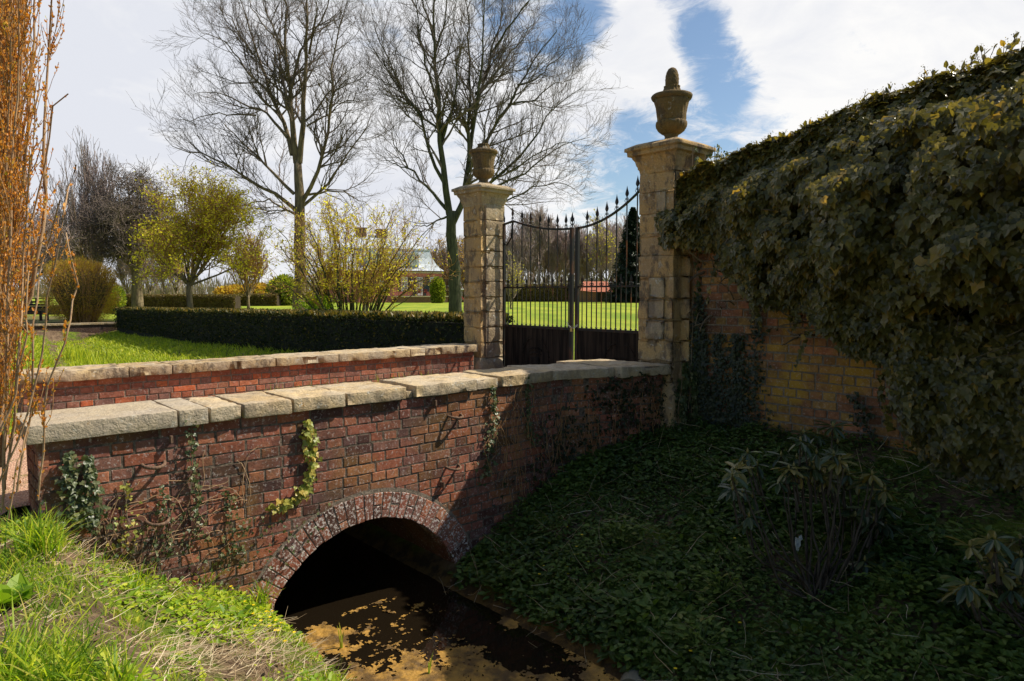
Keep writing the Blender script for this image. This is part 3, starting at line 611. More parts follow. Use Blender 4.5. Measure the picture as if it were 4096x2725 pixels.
def urn(ca, cb, z, label, full):
    c = W(ca, cb, z); root = thing('stone_urn', c, label, 'urn', 'stone urns on the gate pillars'); m = MB()
    wbox(m, ca-.095, ca+.095, cb-.095, cb+.095, z-.02, z+.025, .5); lathe(m, [(.088, .025), (.09, .04), (.07, .05), (.068, .075), (.085, .10)], c, 40); m.build('foot', M_['urn'], root, smooth=True)
    b = MB(); fl = lambda an, zz: 1+.045*np.abs(np.cos(an*12)); wob = lambda an, zz: 1+.012*np.sin(an*24)+.014*np.sin(an*7+zz*60)+.01*np.sin(an*17-zz*130)
    lathe(b, [(.07, .09), (.10, .105), (.135, .135), (.155, .17), (.16, .20), (.157, .225), (.145, .235)], c, 96, fl)
    lathe(b, [(.143, .23), (.150, .25), (.155, .31), (.166, .38), (.180, .43), (.188, .455)], c, 96, wob); b.build('bowl', M_['urn'], root, smooth=True)
    l = MB(); lathe(l, [(.185, .452), (.205, .462), (.215, .48), (.217, .495), (.208, .508), (.16, .515), (.10, .52), (.06, .522)], c, 64, lambda an, zz: 1+.008*np.sin(an*9)); l.build('rim', M_['urn'], root, smooth=True)
    k = MB(); lathe(k, [(.125, .516), (.11, .53), (.092, .555), (.08, .585), (.084, .592), (.084, .602), (.07, .606)], c, 72, lambda an, zz: 1+.05*np.cos(an*16)); k.build('lid', M_['urn'], root, smooth=True)
    if full:
        p = MB(); pr = [(.060, .60), (.068, .63), (.069, .67), (.066, .71), (.056, .75), (.040, .78), (.018, .795), (.002, .80)]
        lathe(p, prof_dense(pr, .008), c, 64, lambda an, zz: 1+.07*np.abs(np.sin(an*5+zz*70))*np.abs(np.sin(an*5-zz*70))); p.build('pine_cone', M_['urn'], root, smooth=True)
urn(6.57, 7.93, 2.91, 'fluted stone urn without finial on the left gate pillar', False)
urn(6.26, 4.40, 2.91, 'fluted stone urn topped by a pine cone on the right gate pillar', True)

# ------------------------------------------------------------------ iron gate
GA = 6.74
def spear(mb, a, b, z, s=1., ornate=True, big=False):
    P = W(a, b, z)
    th = np.linspace(0, 1, 9); prof = np.interp(th, [0, .12, .28, .42, .7, 1], [.2, .55, 1., .85, .36, .02])*.030*s; h = .135*s; z0 = .055*s
    for sg in (0,):
        V = []; 
        for t, w in zip(th, prof): V += [P+UP*(z0+h*t)+N*w, P+UP*(z0+h*t)+D*w*.28, P+UP*(z0+h*t)-N*w, P+UP*(z0+h*t)-D*w*.28]
        idx = np.arange(36).reshape(9, 4); nx = np.roll(idx, -1, 1); mb.add(V, np.stack([idx[:-1], nx[:-1], nx[1:], idx[1:]], -1).reshape(-1, 4), .2)
    lathe(mb, [(.007, 0), (.010, .006), (.007, .014), (.006, .03), (.012, .04), (.006, .05), (.006, z0+.01)], P, 8, None, .2)
    if ornate:
        for sg in (-1, 1):
            for (cz, r) in ((.016, .016), (.040, .011)):
                t = np.linspace(-.5*math.pi, 1.15*math.pi, 10); tube(mb, [P+N*sg*(r*1.15+r*math.cos(q)*1.0)+UP*(cz+r*math.sin(q)) for q in t], .0035, 5, .2)
    else:
        for sg in (-1, 1):
            t = np.linspace(0, 2*math.pi, 12); tube(mb, [P+N*sg*(.020+.013*math.cos(q))+UP*(.022+.013*math.sin(q)) for q in t], .005, 5, .2, False)
    if big:
        for sg in (-1, 1): tube(mb, [P+N*sg*.012+UP*.03, P+N*sg*.035+UP*.06, P+N*sg*.030+UP*.10, P+N*sg*.036+UP*.135], [.004, .006, .005, .001], 5, .2)
def rod(name, par, a, b, z0, z1, r, mat='iron', sides=6, rv=None):
    m = MB(); zs = np.linspace(z0, z1, 4); tube(m, [W(a, b, z) for z in zs], r, sides, rv)
    lathe(m, [(r*1.0, 0), (r*1.9, .008), (r*1.9, .016), (r, .024)], W(a, b, z0), 8, None, .2); return m.build(name, M_[mat], par)
def gate_leaf(b_h, b_m, topf, label, ups, lows, rusty):
    root = thing('gate_leaf', W(GA, (b_h+b_m)/2, 0), label, 'gate', 'leaves of the iron gate'); lo, hi = min(b_h, b_m), max(b_h, b_m)
    for nm, b, w in (('hanging_stile', b_h, .03), ('meeting_stile', b_m, .05)):
        m = MB(); wbox(m, GA-.02, GA+.02, b-w/2, b+w/2, .04, topf(b)+.01, .3); m.build(nm, M_['iron'], root)
    m = MB(); bs = np.linspace(lo, hi, 24); V = []
    for b in bs: z = topf(b); V += [W(GA-.012, b, z-.014), W(GA+.012, b, z-.014), W(GA+.012, b, z+.014), W(GA-.012, b, z+.014)]
    idx = np.arange(96).reshape(24, 4); nx = np.roll(idx, -1, 1); m.add(V, np.stack([idx[:-1], nx[:-1], nx[1:], idx[1:]], -1).reshape(-1, 4), .3); m.build('top_rail', M_['iron'], root)
    m = MB(); wbox(m, GA-.012, GA+.012, lo, hi, 1.385, 1.407, .3); m.build('middle_rail', M_['iron'], root)
    m = MB(); wbox(m, GA-.018, GA+.018, lo+.026, hi-.026, .815, .85, .2); m.build('bottom_rail', M_['iron'], root)
    for b in ups:
        o = rod('bar', root, GA, b, .85, topf(b), .0085, rv=random.random()*rusty); m = MB(); spear(m, GA, b, topf(b)+.012, 1.05); m.build('spearhead', M_['iron'], o)
    for b in lows:
        o = rod('short_bar', root, GA, b, .85, 1.40, .0075, rv=random.random()*rusty); m = MB(); spear(m, GA, b, 1.405, .78, False); m.build('spearhead', M_['iron'], o)
    p = MB(); wbox(p, GA-.008, GA+.006, lo+.026, hi-.026, .05, .814, .5); panel = p.build('panel', M_['panel'], root)
    rl = MB(); cb = (lo+hi)/2
    if b_h > b_m:   # crowned tower device
        for (b0, b1, z0, z1) in ((-.085, .085, .13, .40),): wbox(rl, GA-.022, GA-.008, cb+b0, cb+b1, z0, z1, .3)
        for zz in (.19, .25, .31, .36): wbox(rl, GA-.028, GA-.022, cb-.09, cb+.09, zz, zz+.010, .3)
        for k in range(4): wbox(rl, GA-.028, GA-.022, cb-.08+k*.05, cb-.073+k*.05, .13, .40, .3)
        zc_ = .44
    else: zc_ = .40; wbox(rl, GA-.022, GA-.008, cb-.07, cb+.07, .18, .36, .3)
    t = np.linspace(0, math.pi, 14); tube(rl, [W(GA-.016, cb+.11*math.cos(q), zc_+.02*math.sin(q)) for q in t], .011, 6, .3); tube(rl, [W(GA-.016, cb+.125*math.cos(q), zc_+.045+.03*math.sin(q)) for q in t], .008, 6, .3)
    for q in np.linspace(.15, math.pi-.15, 9): lathe(rl, [(.002, -.012), (.011, 0), (.002, .014)], W(GA-.018, cb+.125*math.cos(q), zc_+.062+.03*math.sin(q)), 6, None, .3)
    for sg in (-1, 1):
        st_ = [W(GA-.014, cb+sg*x, z) for x, z in ((.20, .08), (.27, .22), (.27, .42), (.21, .57), (.13, .66), (.07, .66))]; st_ = resamp(st_, 12); tube(rl, st_, .007, 5, .3)
        for k in range(1, 11):
            leaves(rl, [st_[k]]*2, np.array([N*.8+UP*.6, -N*.8+UP*.5]), np.array([-D, -D]), .055, T_LEAF)
    rl.build('relief', M_['panel'], panel, smooth=True)
    return root
def topl(b): return 2.17+.19*min(1, max(0, (b-6.30)/1.15))**2 if b < 7.45 else 2.36-.03*(b-7.45)/.2
def topr(b): return 2.17+.25*(max(0, 6.20-b)/.80)**2*.92
gl = gate_leaf(7.66, 6.29, topl, 'left leaf of the iron gate, black bars over a dark plate with crowned tower relief', [7.47, 7.27, 7.09, 6.90, 6.73, 6.56, 6.40], [7.57, 7.37, 7.18, 6.995, 6.815, 6.645, 6.48, 6.345], .5)
gr = gate_leaf(4.70, 6.19, topr, 'right leaf of the iron gate, rusty bars rising towards the pillar', [6.02, 5.85, 5.69, 5.53, 5.37, 5.21, 5.05, 4.89], [6.10, 5.935, 5.77, 5.61, 5.45, 5.29, 5.13, 4.97, 4.80], 1.)
m = MB(); spear(m, GA, 6.285, 2.185, 1.1, True, True); m.build('spearhead', M_['iron'], gl)
m = MB(); tube(m, [W(GA, 7.65, 2.05), W(GA, 7.60, 2.02), W(GA, 7.50, 2.12), W(GA, 7.47, 2.34)], .014, 6, .2); tube(m, [W(GA, 7.655, 2.36), W(GA, 7.655, 2.42), W(GA, 7.655, 2.46)], [.012, .015, .002], 6, .2); m.build('bracket', M_['iron'], gl)
ch = thing('padlock_chain', W(GA-.04, 6.24, .90), 'short chain with brass padlock joining the two gate leaves', 'chain')
m = MB()
for k in range(11):
    t = k/10; c = W(GA-.05, 6.33-.19*t, .92-.05*math.sin(math.pi*t)*1.2-.03*t); th = np.linspace(0, 2*math.pi, 9); e1 = -N*.9-UP*.2; e2 = UP if k % 2 else D
    tube(m, [c+e1*.014*math.cos(q)+e2*.008*math.sin(q) for q in th], .003, 5, .1, False)
m.build('links', M_['steel'], ch); m = MB(); wbox(m, GA-.065, GA-.045, 6.215, 6.255, .80, .85, .3); tube(m, [W(GA-.055, 6.222, .85), W(GA-.055, 6.226, .875), W(GA-.055, 6.244, .875), W(GA-.055, 6.248, .85)], .004, 6, .3); m.build('padlock', M_['brass'], ch)

# ------------------------------------------------------------------ garden wall on the right
WA = 6.22; WTOP = 1.80
def make_wall():
    root = thing('garden_wall', W(WA+.2, 1., 0), 'mossy yellow-stained brick garden wall under the overhanging ivy', 'wall'); b = MB()
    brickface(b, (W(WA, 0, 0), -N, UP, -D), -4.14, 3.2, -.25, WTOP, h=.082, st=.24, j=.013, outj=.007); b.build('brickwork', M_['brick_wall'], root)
    m = MB(); wbox(m, WA+.0005, WA+.34, -3.2, 4.13, -.6, WTOP+.004, .5); m.build('mortar_core', M_['mortar_light'], root)
make_wall()
def ivy_thick(b, z):
    side = np.interp(b, [-2, .3, 1.2, 2.2, 3.2, 3.9, 4.3], [1.75, 1.55, 1.25, .85, .55, .36, .25]); prof = np.interp(z, [0, .9, 1.5, 2.1, 2.6, 3.1], [.30, .55, .85, 1., .9, .35]); return side*prof
def ivy_low(b): return np.interp(b, [1.5, 1.80, 2.06, 2.46, 2.9, 3.3, 3.7, 4.1], [-.2, .0, .50, .86, 1.05, 1.25, 1.55, 1.75])
def ivy_top(b): return np.interp(b, [-2, .4, 1.0, 2., 3., 3.6, 4.1, 4.3], [3.45, 3.28, 3.12, 2.96, 2.77, 2.66, 2.57, 2.50])
def make_big_ivy():
    root = thing('ivy_mass', W(5.8, 2., 0), 'huge mass of dark glossy ivy overhanging the brick garden wall', 'ivy'); n = 150000
    b = RNG.uniform(-1.6, 4.35, n*2); u = RNG.random(n*2); top = ivy_top(b); low = ivy_low(b); low = low+(.10+.22*fbm(W(WA, b, 0*b), 3.3, 3, 44))*(b > 1.9); z = low+(top-low)*u**.85
    P0 = W(WA, b, z); cl = fbm(P0*1., 1.9, 3, 5); th = ivy_thick(b, z)*(1+.75*cl+.5*fbm(P0, 5.5, 2, 15))*np.clip((top-z)/.45, .60, 1); dep = RNG.random(n*2)**.45; keep = (fbm(P0, 4.2, 3, 12)+.48 > RNG.random(n*2)*.5) & (z < top+.16*cl)
    # lower fringe thins out
    keep &= (RNG.random(n*2) < .25+1.6*(z-low)/.6) | (b < 1.9)
    a = WA+.02-th*dep; over = z > WTOP; a = np.where(over & (RNG.random(n*2) < .35), WA+.05+RNG.random(n*2)*.55, a); P = W(a, b, z)[keep][:n]; bb = b[keep][:n]; zz = z[keep][:n]; on = (zz > WTOP)
    top_ = np.clip((zz-ivy_top(bb)+.55)/.5, 0, 1)[:, None]; nr = -D*1.0*(1-top_*.6)+UP*(.35+top_)+.55*rdir(len(P)); dr = -UP*(1-.6*top_)+.5*rdir(len(P))-D*.25; m = MB()
    leaves(m, P, dr, nr, RNG.uniform(.034, .074, len(P))*(1+.12*(1-sstep(bb, .6, 2.6)))*np.where(RNG.random(len(P)) < .2, 1.35, 1), T_IVY); fol = m.build('foliage', M_['ivy'], root)
    tag(fol)
    # flowering shoots standing out of the top, with small umbels
    s = MB(); fl = MB(); k = 380; b2 = RNG.uniform(-.5, 4.3, k); P1 = W(WA-.5*ivy_thick(b2, 2.6)*RNG.random(k), b2, ivy_top(b2)-.10); d2 = UP*.9+.35*rdir(k); L_ = RNG.uniform(.04, .13, k); pts = np.stack([P1+d2*(L_*t)[:, None] for t in (0, .35, .7, 1)], 1); tubes(s, pts, np.full((k, 4), .0028), 3)
    for e in range(7): q = pts[:, -1]+rdir(k)*.018; leaves(fl, q, rdir(k), rdir(k), .012, T_DIA)
    lp = P1+d2*(L_*.5)[:, None]; leaves(fl, lp, d2+rdir(k)*.8, UP+rdir(k)*.5, .06, T_LEAF); fl.build('shoot_tips', M_['ivy'], root)
    # bare branches inside the mass and the old trunk at the wall foot
    k = 260; b3 = RNG.uniform(-1, 4., k); z3 = RNG.uniform(.9, 2.05, k); Q = W(WA-.05, b3, z3); dd = -D*1.+UP*RNG.uniform(-.3, .5, k)[:, None]+N*RNG.uniform(-.6, .6, k)[:, None]; ln = ivy_thick(b3, z3)*1.0; pts = [Q]; c = Q
    for j in range(5): dd = dd+.3*rdir(k); dd /= np.linalg.norm(dd, axis=1, keepdims=True); c = c+dd*(ln/5)[:, None]; pts.append(c)
    tubes(s, np.stack(pts, 1), np.linspace(.012, .003, 6)[None]*RNG.uniform(.5, 1.3, k)[:, None], 4); tag(s.build('stems', M_['bark'], root), kind='stuff')
    k = 22; b4 = RNG.uniform(1.3, 3.9, k); z4 = ivy_low(b4)+RNG.uniform(.1, .5, k); Q = W(WA-ivy_thick(b4, z4)*RNG.uniform(.3, 1, k), b4, z4); pts = [Q]; c = Q; dd = -UP+.3*rdir(k); L4 = RNG.uniform(.25, .7, k)
    for j in range(7): dd = dd+.22*rdir(k)-UP*.15; dd /= np.linalg.norm(dd, axis=1, keepdims=True); c = c+dd*(L4/7)[:, None]; pts.append(c)
    TP = np.stack(pts, 1); ts = MB(); tubes(ts, TP, np.full((k, 8), .003), 4); n4 = k*26; q4, t4 = sample_on(TP, np.repeat(np.arange(k), 26), RNG.random(n4)); leaves(ts, q4+.015*rdir(n4), -UP+.8*rdir(n4), -D+.6*rdir(n4)+UP*.3, RNG.uniform(.03, .065, n4), T_IVY); ts.build('trailing_shoots', M_['ivy'], root)
    t = MB(); tr = [W(WA-.35, 1.42, -.35), W(WA-.16, 1.52, 0), W(WA-.10, 1.72, .22), W(WA-.08, 1.80, .5), W(WA-.12, 1.76, .9), W(WA-.2, 1.7, 1.4)]; P = resamp(tr, 16); P += .015*rdir(16); tube(t, P, np.linspace(.075, .03, 16), 9, .4); t.build('trunk', M_['bark'], root, smooth=True)
make_big_ivy()
def wall_creeper(label, bs, mat, seedn, dens=420, zlo=-.1, zhi=1.6, size=(.022, .042)):
    b0 = np.mean(bs); root = thing('ivy_creeper', W(WA-.02, b0, 0), label, 'ivy', 'ivy strands climbing the garden wall'); m = MB(); s = MB()
    for b in bs:
        h = random.uniform(.6, 1.)*(zhi-zlo)+zlo; k = 14; zs = np.linspace(zlo-.05, h, k); bb = b+np.cumsum(RNG.normal(0, .022, k)); tube(s, W(WA-.02, bb, zs), .004, 4)
        n = dens; t = RNG.random(n)**1.3; zz = zlo+(h-zlo)*t; bz = np.interp(zz, zs, bb)+RNG.normal(0, .035+.06*(1-t)**2, n); P = W(WA-.025-RNG.random(n)*.035, bz, zz); leaves(m, P, -UP+.7*rdir(n), -D+.35*rdir(n)+UP*.3, RNG.uniform(*size, n), T_IVY)
    m.build('foliage', M_[mat], root); s.build('stems', M_['bark'], root)
wall_creeper('dense small-leaved ivy on the brick wall right beside the right pillar', [4.05, 3.98, 3.9, 3.84, 3.78], 'ivy_shaded', 1, 620, -.1, 1.45)
wall_creeper('thin ivy strands on the brick wall a step right of the pillar', [3.55, 3.45, 3.36], 'ivy_shaded', 2, 420, .0, 1.45)
wall_creeper('short hanging ivy strand on the yellow-stained bricks', [2.28], 'ivy_shaded', 3, 150, -.1, .75)
def low_ivy():
    root = thing('ivy_carpet', W(WA-.1, .8, 0), 'carpet of small dark ivy leaves covering the wall foot at the right edge', 'ivy'); n = 22000; b = RNG.uniform(-1.4, 1.86, n); z = RNG.uniform(-.35, 1.3, n); k = b < 1.86-.25*fbm(W(WA, b, z), 3, 3, 8)-.25*np.clip(.3-z, 0, 1)
    b, z = b[k], z[k]; n = len(b); P = W(WA-.03-.10*RNG.random(n)-.25*np.clip(.3-z, 0, 1)*RNG.random(n), b, z); m = MB(); leaves(m, P, -UP+.6*rdir(n), -D+.4*rdir(n)+UP*.3, RNG.uniform(.03, .055, n), T_IVY); m.build('foliage', M_['ivy_shaded'], root)
low_ivy()
def pillar_creeper():
    root = thing('ivy_creeper', W(6.1, 4.1, 0), 'ivy threading up the corner of the right gate pillar to its capital', 'ivy', 'ivy strands climbing the garden wall'); m = MB(); s = MB()
    for (a, b, z0, z1, n) in ((6.0, 4.05, -.1, .6, 500), (6.1, 4.0, -.2, .5, 500), (5.98, 4.15, -.1, .42, 300), (6.12, 4.02, .1, 2.8, 260), (6.25, 4.00, .6, 2.75, 300), (6.42, 3.98, .9, 2.85, 420), (6.5, 3.95, 1.2, 2.8, 380)):
        k = 16; zs = np.linspace(z0, z1, k); aa = a+np.cumsum(RNG.normal(0, .010, k)); tube(s, W(aa, b+.01, zs), .004, 4); zz = RNG.uniform(z0, z1, n); P = W(np.interp(zz, zs, aa)+RNG.normal(0, .025, n), b-.02*RNG.random(n)-.03, zz); leaves(m, P, -UP+.7*rdir(n), N*-1+.6*rdir(n), RNG.uniform(.02, .045, n), T_IVY)
    m.build('foliage', M_['ivy_lit'], root); s.build('stems', M_['bark'], root)
pillar_creeper()

# ivy strands on the near parapet: each one a climber of its own
def on_face(px, py):
    r = ray(px, py); t = 4.64/(r[0]*N[0]+r[1]*N[1]); P = np.array([0, 0, EYE])+r*t; a, _ = AB(P[0], P[1]); return a, P[2]
def parapet_ivy(path, label, mat, n, spread, size, grp='ivy strands on the near parapet'):
    pts = [on_face(*q) for q in path]; aa = [p[0] for p in pts]; zz = [p[1] for p in pts]; root = thing('ivy_creeper', W(aa[-1], nb(aa[-1])-.02, zz[-1]), label, 'ivy', grp)
    L_ = resamp([W(a, nb(a)-.022, z) for a, z in pts], 24); L_ += .004*rdir(24); s = MB(); tube(s, L_, .0035, 5); s.build('stems', M_['bark'], root)
    t = RNG.random(n); j = t*23; i = np.minimum(j.astype(int), 22); f = (j-i)[:, None]; P = L_[i]*(1-f)+L_[i+1]*f; sp = np.interp(t, np.linspace(0, 1, len(spread)), spread); P = P+D*(RNG.normal(0, 1, n)*sp)[:, None]+UP*(RNG.normal(0, .5, n)*sp)[:, None]-N*(RNG.random(n)*.03)[:, None]
    m = MB(); leaves(m, P, -UP+.8*rdir(n), -N+.45*rdir(n)+UP*.3, RNG.uniform(*size, n), T_IVY); m.build('foliage', M_[mat], root)
parapet_ivy([(68, 452), (70, 480), (76, 505), (85, 525)], 'dark ivy strand climbing near the left end of the near parapet', 'ivy_lit', 190, [.01, .03, .05, .07], (.018, .04))
parapet_ivy([(88, 455), (89, 480), (88, 505), (90, 530)], 'second dark ivy strand near the left end, dense at its foot', 'ivy_lit', 190, [.008, .02, .045, .08], (.018, .042))
parapet_ivy([(192, 412), (191, 440), (192, 465), (197, 500), (195, 540)], 'ivy strand hanging over the coping two stones from the left end', 'ivy_lit', 150, [.02, .018, .02, .012, .04], (.015, .03))
parapet_ivy([(307, 420), (309, 440), (312, 460), (307, 480), (304, 492), (290, 500), (275, 507)], 'bright yellow-green ivy strand hanging left above the arch', 'ivy_yellow', 170, [.008, .028, .025, .02, .028, .04, .035], (.03, .055))
parapet_ivy([(492, 385), (494, 410), (492, 435), (487, 465), (480, 480)], 'pale ivy strand on the parapet right of the arch crown', 'ivy_lit', 190, [.01, .015, .03, .05, .06], (.018, .038))
parapet_ivy([(525, 375), (528, 395), (527, 420), (535, 445)], 'ivy strand trailing from the coping further right of the arch', 'ivy_lit', 150, [.02, .02, .03, .05], (.018, .035))
for q, (px, lab) in enumerate(((123, 'dry vine tendrils near the lower iron ring'), (162, 'thin tendrils and small leaves between ring and arch'), (228, 'leafy tendrils low on the wall left of the arch'))):
    parapet_ivy([(px, 480+5*q), (px+3, 505+5*q), (px+6, 530+6*q), (px+2, 550+6*q)], lab, 'ivy_lit' if q else 'ivy_yellow', 70+30*q, [.015, .03, .04, .06], (.012, .028))
def tendrils():
    root = thing('dry_vine', W(1.6, 4.63, -.5), 'thin brown dry vine tendrils sprawling over the lower left of the near parapet', 'vine'); m = MB()
    for q in range(34):
        a = random.uniform(.75, 1.75); z = random.uniform(-.6, -.1); pts = []; an = random.uniform(.9, 2.2)
        for j in range(12): pts.append(W(a, nb(a)-.012-.006*random.random(), z)); an += random.gauss(0, .38); a = min(a+.040*math.cos(an), 1.95 if z > -.45 else 1.6); z += .045*math.sin(an)*(1 if j < 8 else .3)
        tube(m, resamp(pts, 20), .0022, 4, random.random(), False)
    m.build('stems', M_['twig_pale'], root)
    l = MB(); n = 420; a = RNG.uniform(.7, 2.5, n); z = RNG.uniform(-.85, -.05, n)-.12*(a-.7); P = W(a, 4.625, z); k = (fbm(P, 3.5, 3, 77) > .02) & (np.hypot(a-ARC_C[0], z-ARC_C[1]) > ARC_R+.08); P = P[k]; leaves(l, P, -UP+.8*rdir(len(P)), -N+.5*rdir(len(P)), RNG.uniform(.012, .03, len(P)), T_IVY); l.build('foliage', M_['ivy_lit'], root)
tendrils()
def shade_ivy():
    root = thing('ivy_carpet', W(5.4, 4.3, -.2), 'dark tangle of ivy and tendrils on the shaded end of the near parapet', 'ivy'); n = 5200; a = RNG.uniform(3.9, 6.1, n); z = RNG.uniform(-1.0, .52, n); P0 = W(a, 4.6, z); k = (fbm(P0, 2.4, 3, 4)+.55*sstep(a, 4.2, 5.6)-.35*sstep(z, -.5, .4)*(1-sstep(a, 4.9, 5.6)) > RNG.random(n)*.8)
    a, z = a[k], z[k]; n = len(a); m = MB(); b = np.array([nb(x) for x in a])-.02-.06*RNG.random(n); leaves(m, W(a, b, z), -UP+.7*rdir(n), -N+.5*rdir(n)+UP*.4, RNG.uniform(.02, .045, n), T_IVY); m.build('foliage', M_['ivy_shaded'], root)
    s = MB(); k = 70; a = RNG.uniform(3.9, 6., k); z = RNG.uniform(-.2, .45, k); pts = [W(a, np.array([nb(x) for x in a])-.03, z)]; c = pts[0]
    for j in range(6): c = c-UP*RNG.uniform(.03, .12, k)[:, None]+D*RNG.normal(0, .03, k)[:, None]-N*.008; pts.append(c)
    tubes(s, np.stack(pts, 1), np.full((k, 7), .0026), 3); s.build('stems', M_['twig_brown'], root)
shade_ivy()
#PART2
# ------------------------------------------------------------------ trees
def z5(pts): return [((700+x/1.3865)/4, y/1.3865/4) for x, y in pts]
def limb_tree(root, Y, trunk, limbs, ppm, r_trunk, n1, n2, n3, mat, l1=2.0, l2=1.1, l3=.5, rmin=.007, k=12, dsp=2.2, ang=42, trunkmat=None):
    tm = MB(); T_ = resamp([at(x, y, Y) for x, y in trunk], 10); T_[:, 0] += .03*RNG.normal(size=10); rt = np.array(r_trunk)/ppm; tube(tm, T_, np.interp(np.linspace(0, 1, 10), np.linspace(0, 1, len(rt)), rt), 14, .5)
    Ps = []; Rs = []
    for pts, r in limbs:
        P = resamp([at(x, y, Y) for x, y in pts], k); dep = random.uniform(-1, 1)*dsp; t = np.linspace(0, 1, k); P[:, 1] += dep*t; P *= 1; 
        P = P+.07*RNG.normal(size=(k, 3))*np.minimum(t, .9)[:, None]*1.5; Ps.append(P); Rs.append(np.interp(t, [0, .35, 1], [.92*r/ppm, .55*r/ppm, rmin*2.2]))
    P0 = np.stack(Ps); R0 = np.stack(Rs); cr = MB(); tubes(tm, P0, R0, 7)
    P1, R1 = grow(P0, R0, n1, .14, .99, ang, lambda t, l: l1*(1.15-.45*t), 7, .10, .16, .5, rmin*1.5); P2, R2 = grow(np.concatenate([P1]), R1, n2, .15, 1, 38, lambda t, l: l2*(1.1-.5*t), 6, .10, .18, .6, rmin*1.1)
    P3, R3 = grow(P2, R2, n3, .15, 1, 38, lambda t, l: l3+0*t, 4, .10, .2, .7, rmin)
    tubes(cr, P1, R1, 5); tubes(cr, P2, R2, 4); tubes(cr, P3, R3, 3)
    tm.build('trunk', M_[trunkmat or mat], root, smooth=True); cr.build('crown', M_['twig'], root); return P0, P1, P2, P3
def big_trees():
    r1 = thing('bare_tree', at(300, 318, 37), 'big leafless tree left of the shrub in front of the house, single thick trunk', 'tree', 'tall leafless lawn trees')
    L1 = [([(675,905),(655,750),(640,500),(620,250),(610,0),(600,-300)],3.6), ([(690,905),(720,650),(740,400),(745,200),(760,0),(780,-300)],3.4), ([(650,860),(610,700),(560,600),(510,480),(440,300),(350,50),(300,-150)],2.7),
          ([(670,1165),(560,1070),(470,1040),(330,940),(200,880),(0,830)],2.4), ([(660,1075),(560,980),(430,830),(300,720),(180,620)],2.), ([(700,1130),(790,990),(860,790),(890,640),(910,430),(960,200),(1000,0)],2.5), ([(700,1150),(850,1010),(960,830),(1050,690),(1110,560)],1.9),
          ([(625,765),(480,600),(350,560),(200,480),(30,470)],1.8), ([(520,510),(400,400),(260,230),(130,130),(70,120)],1.5), ([(740,1080),(900,1050),(1000,1100),(1080,1160)],1.4), ([(670,1190),(500,1100),(380,1120),(300,1190)],1.5), ([(640,500),(700,300),(850,120),(900,0),(930,-200)],1.6), ([(610,300),(520,100),(480,-100)],1.5), ([(730,700),(830,640),(960,560),(1070,480)],1.2), ([(450,640),(330,640),(200,660),(60,700)],1.1), ([(655,700),(560,350),(545,100),(530,-200)],1.7), ([(430,300),(330,160),(250,60),(180,-60)],1.3), ([(630,380),(560,220),(420,60),(380,-120)],1.3), ([(745,300),(800,150),(870,-80)],1.4)]
    limb_tree(r1, 37, z5([(693,1770),(692,1500),(692,1300),(690,1150),(685,1000),(680,890)]), [(z5(p), r) for p, r in L1], 18.46, [6.3, 5.9, 5.6, 5.2, 4.6, 3.6], 300, 2100, 9000, 'bark', 2.7, 1.35, .62, rmin=.0045)
    r2 = thing('bare_tree', at(455, 319, 35), 'big leafless tree rising behind the left gate pillar, forking low into two leaders', 'tree', 'tall leafless lawn trees')
    L2 = [([(1522,1190),(1495,1000),(1470,800),(1465,600),(1450,400),(1440,200),(1440,0),(1430,-300)],4.0), ([(1540,1240),(1590,1150),(1620,950),(1650,700),(1680,500),(1750,300),(1800,100),(1850,-150)],3.6), ([(1620,960),(1720,800),(1830,600),(1950,400),(2050,250),(2130,100)],2.4), ([(1632,900),(1625,700),(1640,400),(1620,100),(1600,-200)],2.4),
          ([(1600,1130),(1750,1010),(1900,880),(2030,700),(2150,560),(2260,480)],2.3), ([(1610,1110),(1780,1030),(1950,950),(2100,820),(2250,740),(2310,720)],1.9), ([(1640,1120),(1840,1110),(2000,1020),(2150,980),(2280,1050)],1.5), ([(1505,1160),(1400,1040),(1300,930),(1200,780),(1130,640)],2.1), ([(1490,1010),(1420,880),(1350,600),(1250,500),(1150,250),(1090,50)],2.1), ([(1466,720),(1380,650),(1270,520),(1140,480)],1.5),
          ([(1510,1200),(1350,1255),(1280,1230)],1.3), ([(1462,600),(1400,380),(1350,150),(1330,-50)],1.7), ([(1668,520),(1760,420),(1900,200),(1980,0)],1.8), ([(1648,720),(1700,440),(1720,200),(1740,-150)],1.9), ([(1440,300),(1500,120),(1520,-100)],1.7), ([(1445,250),(1390,80),(1360,-100)],1.5), ([(1850,580),(1980,540),(2120,420),(2230,380)],1.3), ([(1900,470),(2000,440),(2130,280),(2210,230)],1.2), ([(1760,290),(1850,180),(1960,60),(2040,-80)],1.4), ([(1840,960),(2000,870),(2160,800),(2270,860)],1.1), ([(1310,940),(1200,900),(1110,830)],1.0), ([(1340,600),(1220,560),(1120,540)],1.0), ([(1475,800),(1560,560),(1580,300),(1560,50)],1.9), ([(1240,480),(1170,380),(1080,240)],1.0)]
    limb_tree(r2, 35, z5([(1558,1770),(1550,1500),(1540,1380),(1532,1250),(1525,1170)]), [(z5(p), r) for p, r in L2], 19.5, [7.0, 6.2, 5.8, 5.2, 4.4], 400, 2600, 11500, 'bark_mossy', 2.6, 1.3, .6, rmin=.0045)
big_trees()

